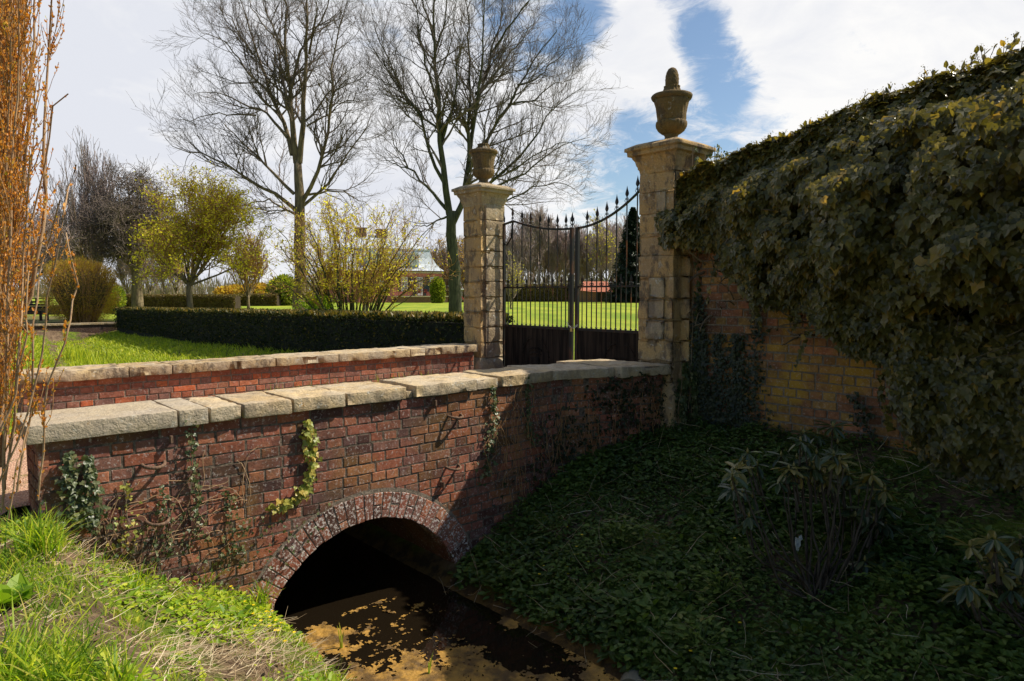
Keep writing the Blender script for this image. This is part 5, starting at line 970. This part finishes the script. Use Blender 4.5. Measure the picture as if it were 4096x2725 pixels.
def far_left():
    root = thing('retaining_wall', W(4.6, 33.2, 0), 'dark brick retaining wall closing the far end of the ditch', 'wall'); m = MB(); wbox(m, 1.0, 8.2, 33.05, 33.5, -1.6, .02, .5); m.build('wall_face', M_['brick_plain'], root); c = MB(); wbox(c, .95, 8.25, 33.0, 33.55, .022, .09, .5); c.build('coping', M_['coping_dark'], root)
    Y = 44.; s = Y/F; X = lambda px: (px-512)*s; r2 = thing('low_wall', (X(30), Y, 0), 'low brick wall with pale coping and rail behind the orange twigs', 'wall'); m = MB(); xbox(m, X(-20), X(61), Y, Y+.4, -.1, .50, .5); m.build('wall_face', M_['brick_plain'], r2); c = MB(); xbox(c, X(-21), X(61.6), Y-.05, Y+.45, .502, .60, .5); c.build('coping', M_['coping'], r2)
    k = MB(); xbox(k, X(-20), X(60), Y+.18, Y+.24, .98, 1.04, .5); [xbox(k, X(p), X(p)+.07, Y+.17, Y+.25, .6, .98, .5) for p in range(-18, 62, 13)]; k.build('rail', M_['darkwood'], r2)
    Y = 34.; p = gz(26, Y); b = thing('garden_bench', p, 'dark timber garden bench seen through the orange twigs', 'bench')
    m = MB(); xbox(m, p[0]-.9, p[0]+.9, Y-.25, Y+.2, .40, .46, .5); m.build('seat', M_['darkwood'], b); m = MB()
    for z in (.58, .72, .86): xbox(m, p[0]-.9, p[0]+.9, Y+.22, Y+.26, z, z+.09, .5)
    m.build('backrest', M_['darkwood'], b)
    for u in (-.82, .82):
        m = MB(); xbox(m, p[0]+u-.05, p[0]+u+.05, Y-.22, Y-.14, -.02, .399, .5); m.build('leg', M_['darkwood'], b); m = MB(); xbox(m, p[0]+u-.05, p[0]+u+.05, Y+.262, Y+.34, -.02, .95, .5); m.build('leg', M_['darkwood'], b)
M_['brick_plain'] = brickmat('dark_far_brick', [(0, (.08, .045, .035)), (1, (.12, .06, .04))], .5); far_left()

# ------------------------------------------------------------------ foreground twigs with orange buds
def poplar():
    root = thing('budding_poplar', (-3.9, 3.7, -.1), 'tall upright poplar with pale stems and dense orange buds at the left edge', 'tree'); k = 14; P = []; Rr = []
    ex = [([(-6, 390), (14, 331), (32, 291), (40, 250), (46, 190), (44, 130), (48, 60), (52, -40)], 4.2, .015), ([(-20, 330), (8, 250), (20, 200), (28, 120), (33, 40), (36, -60)], 4.4, .018), ([(-10, 470), (24, 300), (30, 230), (50, 150), (56, 105), (68, 44+50)], 4.0, .009), ([(17, 492), (26, 440), (33, 390), (34, 330), (42, 260), (58, 215), (60, 200)], 3.6, .006), ([(38, 500), (44, 425), (46, 390), (70, 330), (76, 290), (70, 255), (66, 233)], 3.3, .005), ([(-8, 500), (24, 425), (45, 340), (50, 280), (60, 250), (64, 215), (75, 170), (76, 165)], 3.5, .0055), ([(-30, 360), (0, 330), (24, 280), (50, 250)], 3.9, .007), ([(2, 510), (12, 430), (20, 350), (22, 260), (30, 160)], 3.8, .007), ([(-15, 300), (2, 180), (12, 80), (14, -60)], 4.3, .016), ([(-30, 280), (-6, 160), (2, 60), (4, -60)], 4.5, .018), ([(-5, 440), (14, 400), (26, 340), (27, 290), (36, 240)], 3.7, .006), ([(8, 520), (16, 470), (30, 420), (38, 400)], 3.5, .004)]
    for q in range(50):
        x0 = random.uniform(-70, 6); x1 = x0+random.uniform(8, 34); ex.append(([(x0, 470+random.uniform(-60, 40)), (x0+.3*(x1-x0), 300), (x0+.75*(x1-x0), 140), (x1, random.uniform(-80, 40))], random.uniform(3.8, 5.0), random.uniform(.006, .013)))
    for pts, Y, r in ex:
        L_ = resamp([at(x, y, Y+.25*random.uniform(-1, 1)*j/len(pts)) for j, (x, y) in enumerate(pts)], k); L_[1:-1] += .005*RNG.normal(size=(k-2, 3)); P.append(L_); Rr.append(np.linspace(r, .0035, k))
    P0 = np.stack(P); R0 = np.stack(Rr); s = MB(); tubes(s, P0, R0, 7); s.build('stems', M_['twig_pale'], root, smooth=True)
    m_ = len(P0); wt = np.ones(m_); wt[:12] = .3; wt[2:7] = 0; wt[10:12] = 0
    P1, R1 = grow(P0, R0, 1250, .05, 1, 20, lambda t, l: .42+0*t, 7, .34, .09, .45, .0026, wt=wt); side = P0[[0, 2, 3, 4, 5, 6, 10, 11]]; sr = R0[[0, 2, 3, 4, 5, 6, 10, 11]]; Pk, Rk = grow(side, sr*.6, 34, .1, 1, 22, lambda t, l: .13+0*t, 7, .25, .1, .5, .0018); P1 = np.concatenate([P1, Pk]); R1 = np.concatenate([R1, Rk]); c = MB(); tubes(c, P1, R1, 4)
    P2, R2 = grow(P1, R1, 4600, .05, 1, 28, lambda t, l: .20+0*t, 5, .28, .12, .7, .0018); tubes(c, P2, R2, 3); c.build('twigs', M_['twig_brown'], root)
    b = MB()
    def buds(Pl, per, sz, jit=.25):
        n = len(Pl)*per; i = np.repeat(np.arange(len(Pl)), per); q, tg = sample_on(Pl, i, RNG.random(n)); tg /= np.linalg.norm(tg, axis=1, keepdims=True); leaves(b, q, tg+.75*rdir(n), rdir(n), RNG.uniform(.6, 1.3, n)*sz, T_LEAF)
    buds(P2, 9, .018); buds(P1, 18, .020); buds(P0[:12], 30, .022); b.build('buds', M_['bud'], root)
poplar()

# ------------------------------------------------------------------ rhododendrons
def rhodo(base_px, tips, label, Y0, yellow=.3, nst=1):
    B = onground(*base_px); root = thing('rhododendron', B, label, 'shrub', 'rhododendrons under the garden wall'); s = MB(); m = MB(); bd = m
    for (px, py, Y, rv, ex) in [(*t, 0) for t in tips]+[(x+random.gauss(0, 9), y+random.gauss(0, 7), Y_+random.uniform(-.12, .12), 0, 1) for x, y, Y_, k in tips]:
        T_ = at(px, py, Y); mid = B+(T_-B)*.5+np.array([(T_-B)[0]*.25, 0, -.08]); L_ = resamp([B+.05*rdir(1)[0]*np.array([1, 1, .1]), B+(mid-B)*.5+.07*rdir(1)[0], mid+.07*rdir(1)[0], T_-UP*.05+.03*rdir(1)[0], T_], 12)+.006*rdir(12); L_ = L_ if not ex else resamp([L_[8]+.0*UP, T_-UP*.03, T_], 12); tube(s, L_, np.linspace(.010, .004, 12), 5)
        n = random.randint(8, 12); an = np.linspace(0, 2*math.pi, n, endpoint=False)+random.random(); dr = np.stack([np.cos(an), np.sin(an), RNG.uniform(-1.1, .3, n)], -1); leaves(m, np.repeat(T_[None], n, 0)+dr*.008, dr, np.tile(UP, (n, 1))+.25*rdir(n), RNG.uniform(.075, .13, n), T_RHO, RNG.uniform(.8, 1., n) if rv else RNG.uniform(0, .7, n)); lathe(bd, [(.003, -.01), (.009, .006), (.007, .02), (.001, .034)], T_, 7, None, .95)
    s.build('stems', M_['rhodo_stem'], root, smooth=True); m.build('foliage', M_['rhodo'], root)
z4 = lambda x, y: ((2900+x/1.530)/4, (1700+y/1.530)/4)
t1 = [(110,215,1),(70,270,1),(200,310,0),(40,370,0),(170,440,0),(130,600,0),(480,50,0),(490,110,0),(690,110,0),(390,265,1),(440,290,1),(520,250,1),(545,280,1),(580,220,1),(650,290,1),(700,215,1),(740,290,1),(830,330,1),(900,300,1),(850,510,0),(950,490,0),(910,560,0),(985,600,0),(980,400,1),(660,760,0),(820,830,0),(330,350,0),(620,330,1),(770,520,0),(800,560,0),(440,200,0),(560,170,0)]
rhodo((818, 603), [(*z4(x, y), random.uniform(4.35, 4.9), k) for x, y, k in t1], 'larger leggy rhododendron with yellowing leaves in front of the mossy bricks', 4.5)
t2 = [(1500,740,1),(1610,700,1),(1700,820,1),(1760,720,1),(1690,905,1),(1790,960,1),(1520,1000,1),(1440,1000,1),(1830,1000,1),(1740,1210,1),(1640,820,1),(1850,800,0)]
rhodo((1060, 640), [(*z4(x, y), random.uniform(3.5, 3.9), k) for x, y, k in t2], 'smaller yellow-leaved rhododendron at the right edge of the bank', 3.7)
p = onground(797, 545); p = at(797, 545, 4.75); rg = thing('scrap_of_paper', p, 'pale crumpled scrap caught among the rhododendron stems', 'litter'); m = MB(); g_ = np.linspace(-1, 1, 7); A_, B_ = np.meshgrid(g_, g_, indexing='ij'); V = p+np.stack([A_*.02+B_*.012, B_*.01, B_*.055+A_*.006], -1)+.006*RNG.normal(size=(7, 7, 3)); idx = np.arange(49).reshape(7, 7); V2 = V+np.array([.002, .004, 0]); ff = np.stack([idx[:-1, :-1], idx[1:, :-1], idx[1:, 1:], idx[:-1, 1:]], -1).reshape(-1, 4); m.add(V.reshape(-1, 3), ff, .5); m.add(V2.reshape(-1, 3), ff[:, ::-1], .5); m.build('paper', M_['rag'], rg)
def pipe():
    c = onground(634, 690); c = c+np.array([0, .05, -.01]); root = thing('drain_pipe', c, 'mossy concrete drain pipe mouth at the bottom edge of the dark bank', 'pipe'); m = MB(); ax = np.array([-.35, -.90, -.05]); ax /= np.linalg.norm(ax); x = np.cross(ax, UP); x /= np.linalg.norm(x); y = np.cross(x, ax); th = np.arange(28)*2*math.pi/28; V = []
    for (r, d) in ((.085, -.25), (.085, .05), (.065, .05), (.062, -.25)): V += [c+ax*d+(x*math.cos(t)+y*math.sin(t))*r for t in th]
    idx = np.arange(112).reshape(4, 28); nx = np.roll(idx, -1, 1); m.add(V, np.stack([idx[:-1], nx[:-1], nx[1:], idx[1:]], -1).reshape(-1, 4), .5); m.build('pipe_wall', M_['concrete'], root, smooth=False)
pipe()

# ------------------------------------------------------------------ ground vegetation
def put(a, b, dz=-.005): P = W(a, b, 0); P[:, 2] = height(P[:, 0], P[:, 1])+dz; return P
def vis(P, pad=60):          # drop what lies well outside the picture
    c, s_ = math.cos(PITCH), math.sin(PITCH); Y = P[:, 1]; z = P[:, 2]-EYE; yy = Y*c-z*s_; zz = Y*s_+z*c; X = P[:, 0]; yy_ = np.maximum(yy, .01); px = 512+F*X/yy_; py = 340.5-F*zz/yy_; return (yy > .3) & (px > -pad*3) & (px < 1024+pad*2) & (py < 681+pad*2), px, py
def grasses():
    n = 130000; a = RNG.uniform(-2.6, 2.05, n); b = RNG.uniform(.6, 5.0, n); P = put(a, b); ok, px, py = vis(P); ok &= ~((a > .5) & (b > 4.6)); ok &= ~((b > 4.75) & (a < .5) & (b < 9))
    dens = fbm(P, 2.3, 4, 31)*1.2+.55; straw = np.exp(-((px-225)/85)**2-((py-662)/24)**2)*.9+np.exp(-((px-85)/30)**2-((py-560)/18)**2)*.6+np.exp(-((px-10)/24)**2-((py-600)/26)**2)*.5; ok &= (P[:, 2] > -1.14); dens = dens-straw; keep = ok & (RNG.random(n) < dens); Q = P[keep]; k = len(Q); hh = (.02+.13*np.clip(fbm(Q, 3.1, 3, 41)+.4, 0, 1)**1.6)*RNG.uniform(.5, 1.5, k)
    m = MB(); blades(m, Q, hh, RNG.uniform(.0035, .007, k), .6); tag(m.build('grass', M_['grass'], loc=(-1.5, 3, -.3)), 'fresh green grass on the sunny bank in the lower left', 'grass', kind='stuff')
    # low broad-leaved weeds
    n = 60000; a = RNG.uniform(-2.2, 2.15, n); b = RNG.uniform(.8, 4.64, n); P = put(a, b, .0); ok, px, py = vis(P); d = fbm(P, 2.7, 4, 61)*1.5+.22+1.1*np.exp(-((px-265)/70)**2-((py-610)/42)**2)-.9*np.exp(-((px-215)/95)**2-((py-664)/24)**2)-.6*np.exp(-((px-85)/40)**2-((py-560)/20)**2); ok &= (P[:, 2] > -1.12) & (RNG.random(n) < d); Q = P[ok]; k = len(Q); Q[:, 2] += RNG.uniform(.0, .06, k); m = MB(); leaves(m, Q, rdir(k)*np.array([1, 1, .35])+UP*.15, UP+.55*rdir(k)+S*.4, RNG.uniform(.015, .042, k)*np.where(RNG.random(k) < .12, 1.7, 1), T_LEAF); tag(m.build('leafy_weeds', M_['spring_green'], loc=(-1.4, 3.5, -.4)), 'low yellow-green celandine and weed leaves on the sunny bank', 'weeds', kind='stuff')
    # straw and dead stalks
    n = 16000; a = RNG.uniform(-2.2, 2.2, n); b = RNG.uniform(.8, 4.62, n); P = put(a, b, .004); ok, px, py = vis(P); d = .10+1.3*np.exp(-((px-215)/95)**2-((py-660)/25)**2)+.6*np.exp(-((px-85)/45)**2-((py-560)/26)**2)+.5*np.exp(-((px-5)/30)**2-((py-600)/30)**2)+.35*np.exp(-((px-190)/50)**2-((py-575)/20)**2)
    ok &= (P[:, 2] > -1.13) & (RNG.random(n) < d); Q = P[ok]; k = len(Q); dd = rdir(k)*np.array([1, 1, .12])+D*.5; dd /= np.linalg.norm(dd, axis=1, keepdims=True); L_ = RNG.uniform(.03, .20, k); m = MB(); pts = np.stack([Q+dd*(L_*t)[:, None]+UP*(.012+.02*t*RNG.random(k))[:, None]+.004*rdir(k) for t in (0, .33, .66, 1)], 1); tubes(m, pts, np.linspace(.0022, .0008, 4)[None]*RNG.uniform(.6, 1.2, k)[:, None], 3); tag(m.build('straw', M_['straw'], loc=(-1.2, 3, -.4)), 'bleached dry stalks lying over the sunny bank', 'straw', kind='stuff')
    n = 1500; a = RNG.uniform(-2.2, 6, n); b = RNG.uniform(.2, 4.6, n); P = put(a, b, .006); ok, px, py = vis(P); ok &= (P[:, 2] > -1.12); Q = P[ok]; k = len(Q); m = MB(); leaves(m, Q, rdir(k)*np.array([1, 1, .2]), UP+.5*rdir(k), RNG.uniform(.02, .05, k), T_LEAF); tag(m.build('dead_leaves', M_['deadleaf'], loc=(1, 3, -.4)), 'scattered brown dead leaves on both banks', 'leaves', kind='stuff')
    # celandine flowers: sunny side and shaded side
    m = MB()
    def flower(P, r):
        t = np.arange(8)*math.pi/4; dr = np.stack([np.cos(t), np.sin(t), .25+0*t], -1); leaves(m, np.repeat(P[None], 8, 0), dr, np.tile(UP, (8, 1)), r, T_LEAF)
    for q in range(34):
        px = random.gauss(272, 18); py = 625+random.gauss(0, 12)+(px-272)*.5; P = onground(px, py); flower(P+UP*random.uniform(.05, .085), .013)
    tag(m.build('flowers', M_['flower'], loc=tuple(onground(272, 622))), 'yellow celandine flowers among the weeds at the left water edge', 'flowers', kind='stuff'); m = MB()
    for (x, y) in [(408,673),(500,722),(303,772),(345,838),(452,845),(475,842),(285,893),(357,915),(408,922),(415,965),(540,890),(467,795),(1435,748),(1466,1275),(1157,1375),(1165,1450),(240,966),(268,915),(1072,1558)]: P = onground((2000+x/1.53)/4, (1700+y/1.53)/4); flower(P+UP*.07, .014)
    tag(m.build('flowers', M_['flower'], loc=tuple(onground(562, 540))), 'yellow celandine flowers scattered on the shaded bank', 'flowers', kind='stuff')
    for (px, py, n, h, w, lab) in ((97, 556, 240, .30, .009, 'lush bright grass clump at the wall foot below the left ivy'), (40, 556, 190, .27, .007, 'upright grass clump near the left corner of the parapet'), (200, 588, 150, .20, .005, 'fine grass clump at the wall foot left of the arch'), (8, 700, 180, .34, .007, 'tall dark-bladed grass clump in the bottom left corner'), (55, 700, 140, .26, .007, 'grass clump at the bottom edge right of the corner clump'), (258, 610, 60, .26, .007, 'arching grass clump at the left foot of the arch'), (112, 690, 90, .2, .008, 'broad-bladed grass clump at the bottom edge left of the straw')):
        P = onground(px, min(py, 679)); 
        if py > 680: P = P+(P-np.array([0, 0, EYE]))*np.array([-.05, -.05, 0])
        root = P+np.concatenate([RNG.normal(0, .045, (n, 2)), np.zeros((n, 1))], 1); m = MB(); blades(m, root, h*RNG.uniform(.5, 1.1, n), w, .55, curl=.8); o = m.build('grass_clump', M_['grass'], loc=P); tag(o, lab, 'grass', 'grass clumps on the sunny bank')
    P = onground(8, 606); m = MB(); n = 26; leaves(m, P+RNG.normal(0, .03, (n, 3))*np.array([1, 1, .2]), rdir(n)*np.array([1, 1, .3])+UP*.5, UP+.3*rdir(n), RNG.uniform(.09, .17, n), T_LEAF, RNG.uniform(0, .4, n)); tag(m.build('broadleaf_plant', M_['spring_green'], loc=P), 'dark green broad-leaved plant at the left edge of the sunny bank', 'plant')
    # far side of the bridge: banks of the dry ditch
    n = 110000; b = 8.3+25*RNG.random(n)**1.2; a = RNG.uniform(-9, 7.0, n); P = put(a, b); ok, px, py = vis(P, 10); Q = P[ok]; k = len(Q); dist = np.hypot(Q[:, 0], Q[:, 1]); m = MB(); blades(m, Q, (.05+.10*np.clip(fbm(Q, .9, 3, 71)+.5, 0, 1))*RNG.uniform(.6, 1.4, k), .006+.0006*dist, .6); tag(m.build('bank_grass', M_['grass_far'], loc=(-8, 16, -.5)), 'green grass on the sloping banks beyond the bridge', 'grass', kind='stuff')
    m = MB(); n = 70000; b = 8.3+24.5*RNG.random(n); P = put(RNG.uniform(-1.5, 7.0, n), b); blades(m, P, RNG.uniform(.03, .09, n)*(1+.5*vnoise(P, .8, 3)), .006+.0006*b, .7); tag(m.build('short_bank_grass', M_['grass_far'], loc=(-8, 18, -.6)), 'short turf covering both slopes of the far ditch', 'grass', kind='stuff')
    m = MB(); n = 30000; b = RNG.uniform(9, 33, n); P = put(ditch_c(b)+RNG.normal(0, 1.1, n), b); blades(m, P, RNG.uniform(.06, .22, n), .006+.0006*b, .6); tag(m.build('ditch_grass', M_['grass_far'], loc=(-8, 18, -1)), 'longer green grass in the hollow of the far ditch', 'grass', kind='stuff')
    m = MB(); n = 30000; P = put(RNG.uniform(-14, 3, n), RNG.uniform(20, 37, n)); blades(m, P, RNG.uniform(.05, .16, n), .022, .6); tag(m.build('field_grass', M_['grass_far'], loc=(-18, 22, 0)), 'green grass on the level ground left of the far ditch', 'grass', kind='stuff')
    m = MB(); n = 4200; b = RNG.uniform(9, 27, n); P = put(ditch_c(b)+RNG.normal(0, .28, n), b); cl = vnoise(P, .9, 7) > -.05; Q = P[cl]; blades(m, Q, RNG.uniform(.25, .55, len(Q)), .022, .25); tag(m.build('reeds', M_['grass_far'], loc=(-6, 16, -1)), 'upright reeds in the bottom of the far ditch', 'reeds', kind='stuff')
    # grass growing at the foot of the far parapet
    m = MB(); n = 520; a = RNG.uniform(3.1, 6.2, n); cl = vnoise(W(a, 7.6, 0), 3.2, 3) > -.15; a = a[cl]; n = len(a); P = W(a, 7.62+RNG.normal(0, .07, n), 0); P[:, 2] = .0; blades(m, P, RNG.uniform(.10, .34, n), .006, .3); tag(m.build('roadside_grass', M_['grass'], loc=W(5, 7.6, 0)), 'sunlit tufts of grass along the foot of the far parapet', 'grass', kind='stuff')
    n = 9000; a = RNG.uniform(-3, .8, n); b = RNG.uniform(4.5, 9.2, n); P = put(a, b, .01); ok = (fbm(P, 1.6, 3, 91) > .02) | (b < 5.08) | (b > 7.8); Q = P[ok]; m = MB(); blades(m, Q, RNG.uniform(.03, .11, len(Q)), .006, .6); tag(m.build('verge_grass', M_['grass'], loc=W(0, 5, 0)), 'thin grass along the gravel road edges at the left', 'grass', kind='stuff')
    for (px, py, n, h, lab) in ((342, 650, 5, .22, 'single reed blades standing in the lit water below the arch'), (429, 676, 4, .20, 'two reed blades standing in the water at the bottom edge')):
        q = ray(px, py); q = np.array([0, 0, EYE])+q*((-1.17-EYE)/q[2]); m = MB(); blades(m, q+RNG.normal(0, .006, (n, 3))*np.array([1, 1, 0]), h*RNG.uniform(.6, 1, n), .011, .12); tag(m.build('reed_blades', M_['grass'], loc=q), lab, 'reeds')
grasses()
def shade_cover():
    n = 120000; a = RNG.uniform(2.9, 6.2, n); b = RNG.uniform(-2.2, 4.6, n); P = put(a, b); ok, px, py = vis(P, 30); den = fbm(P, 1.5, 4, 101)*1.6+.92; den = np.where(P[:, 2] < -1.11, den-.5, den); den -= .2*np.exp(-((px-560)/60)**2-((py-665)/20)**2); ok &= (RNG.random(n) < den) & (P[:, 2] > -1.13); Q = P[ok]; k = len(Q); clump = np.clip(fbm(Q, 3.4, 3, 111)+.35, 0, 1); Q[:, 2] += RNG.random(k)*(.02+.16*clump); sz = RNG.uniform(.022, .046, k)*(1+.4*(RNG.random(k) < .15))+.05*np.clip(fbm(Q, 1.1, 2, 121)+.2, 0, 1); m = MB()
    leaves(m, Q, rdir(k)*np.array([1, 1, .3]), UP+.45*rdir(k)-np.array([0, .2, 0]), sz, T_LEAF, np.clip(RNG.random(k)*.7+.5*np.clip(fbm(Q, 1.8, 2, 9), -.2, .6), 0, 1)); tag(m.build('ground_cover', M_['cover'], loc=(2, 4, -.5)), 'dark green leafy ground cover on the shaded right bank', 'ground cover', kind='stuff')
    n = 1100; a = RNG.uniform(3.2, 6.1, n); b = RNG.uniform(-1.5, 4.5, n); P = put(a, b, .03); dd = rdir(n)*np.array([1, 1, .35])+UP*.15; L_ = RNG.uniform(.06, .35, n); pts = [P]; c = P
    for j in range(4): dd = dd+.25*rdir(n); dd /= np.linalg.norm(dd, axis=1, keepdims=True); c = c+dd*(L_/4)[:, None]; pts.append(c)
    m = MB(); tubes(m, np.stack(pts, 1), np.linspace(.003, .0012, 5)[None]*RNG.uniform(.5, 1.2, n)[:, None], 3); tag(m.build('dead_twigs', M_['straw'], loc=(2, 4, -.5)), 'thin dry twigs and stalks tangled in the shaded ground cover', 'twigs', kind='stuff')
    for (px, py, n, lab) in ((722, 600, 90, 'tallest leafy plant low on the shaded bank, light green leaves'), (700, 655, 60, 'leafy plant near the bottom edge right of the drain pipe'), (905, 600, 90, 'leafy plant right of the larger rhododendron base'), (985, 560, 80, 'leafy plant between the two rhododendrons'), (620, 545, 70, 'leafy plant in the middle of the shaded bank below the pillar')):
        P = onground(px, py); m = MB(); s = MB(); k = n; q = P+RNG.normal(0, .09, (k, 3))*np.array([1, 1, 0])+UP*RNG.uniform(.05, .20, k)[:, None]; o = q-P; o[:, 2] *= .2; leaves(m, q, o*6+.5*rdir(k)*np.array([1, 1, .4]), UP+.4*rdir(k), RNG.uniform(.035, .065, k), T_LEAF, RNG.uniform(.6, 1, k)); r = thing('leafy_plant', P, lab, 'plant', 'leafy plants on the shaded bank'); m.build('foliage', M_['cover'], r); pts = np.stack([P+(q-P)*np.array([t**1.5, t**1.5, t]) for t in (0, .5, 1)], 1); tubes(s, pts, np.full((k, 3), .0018), 3); s.build('stems', M_['cover'], r)
shade_cover()
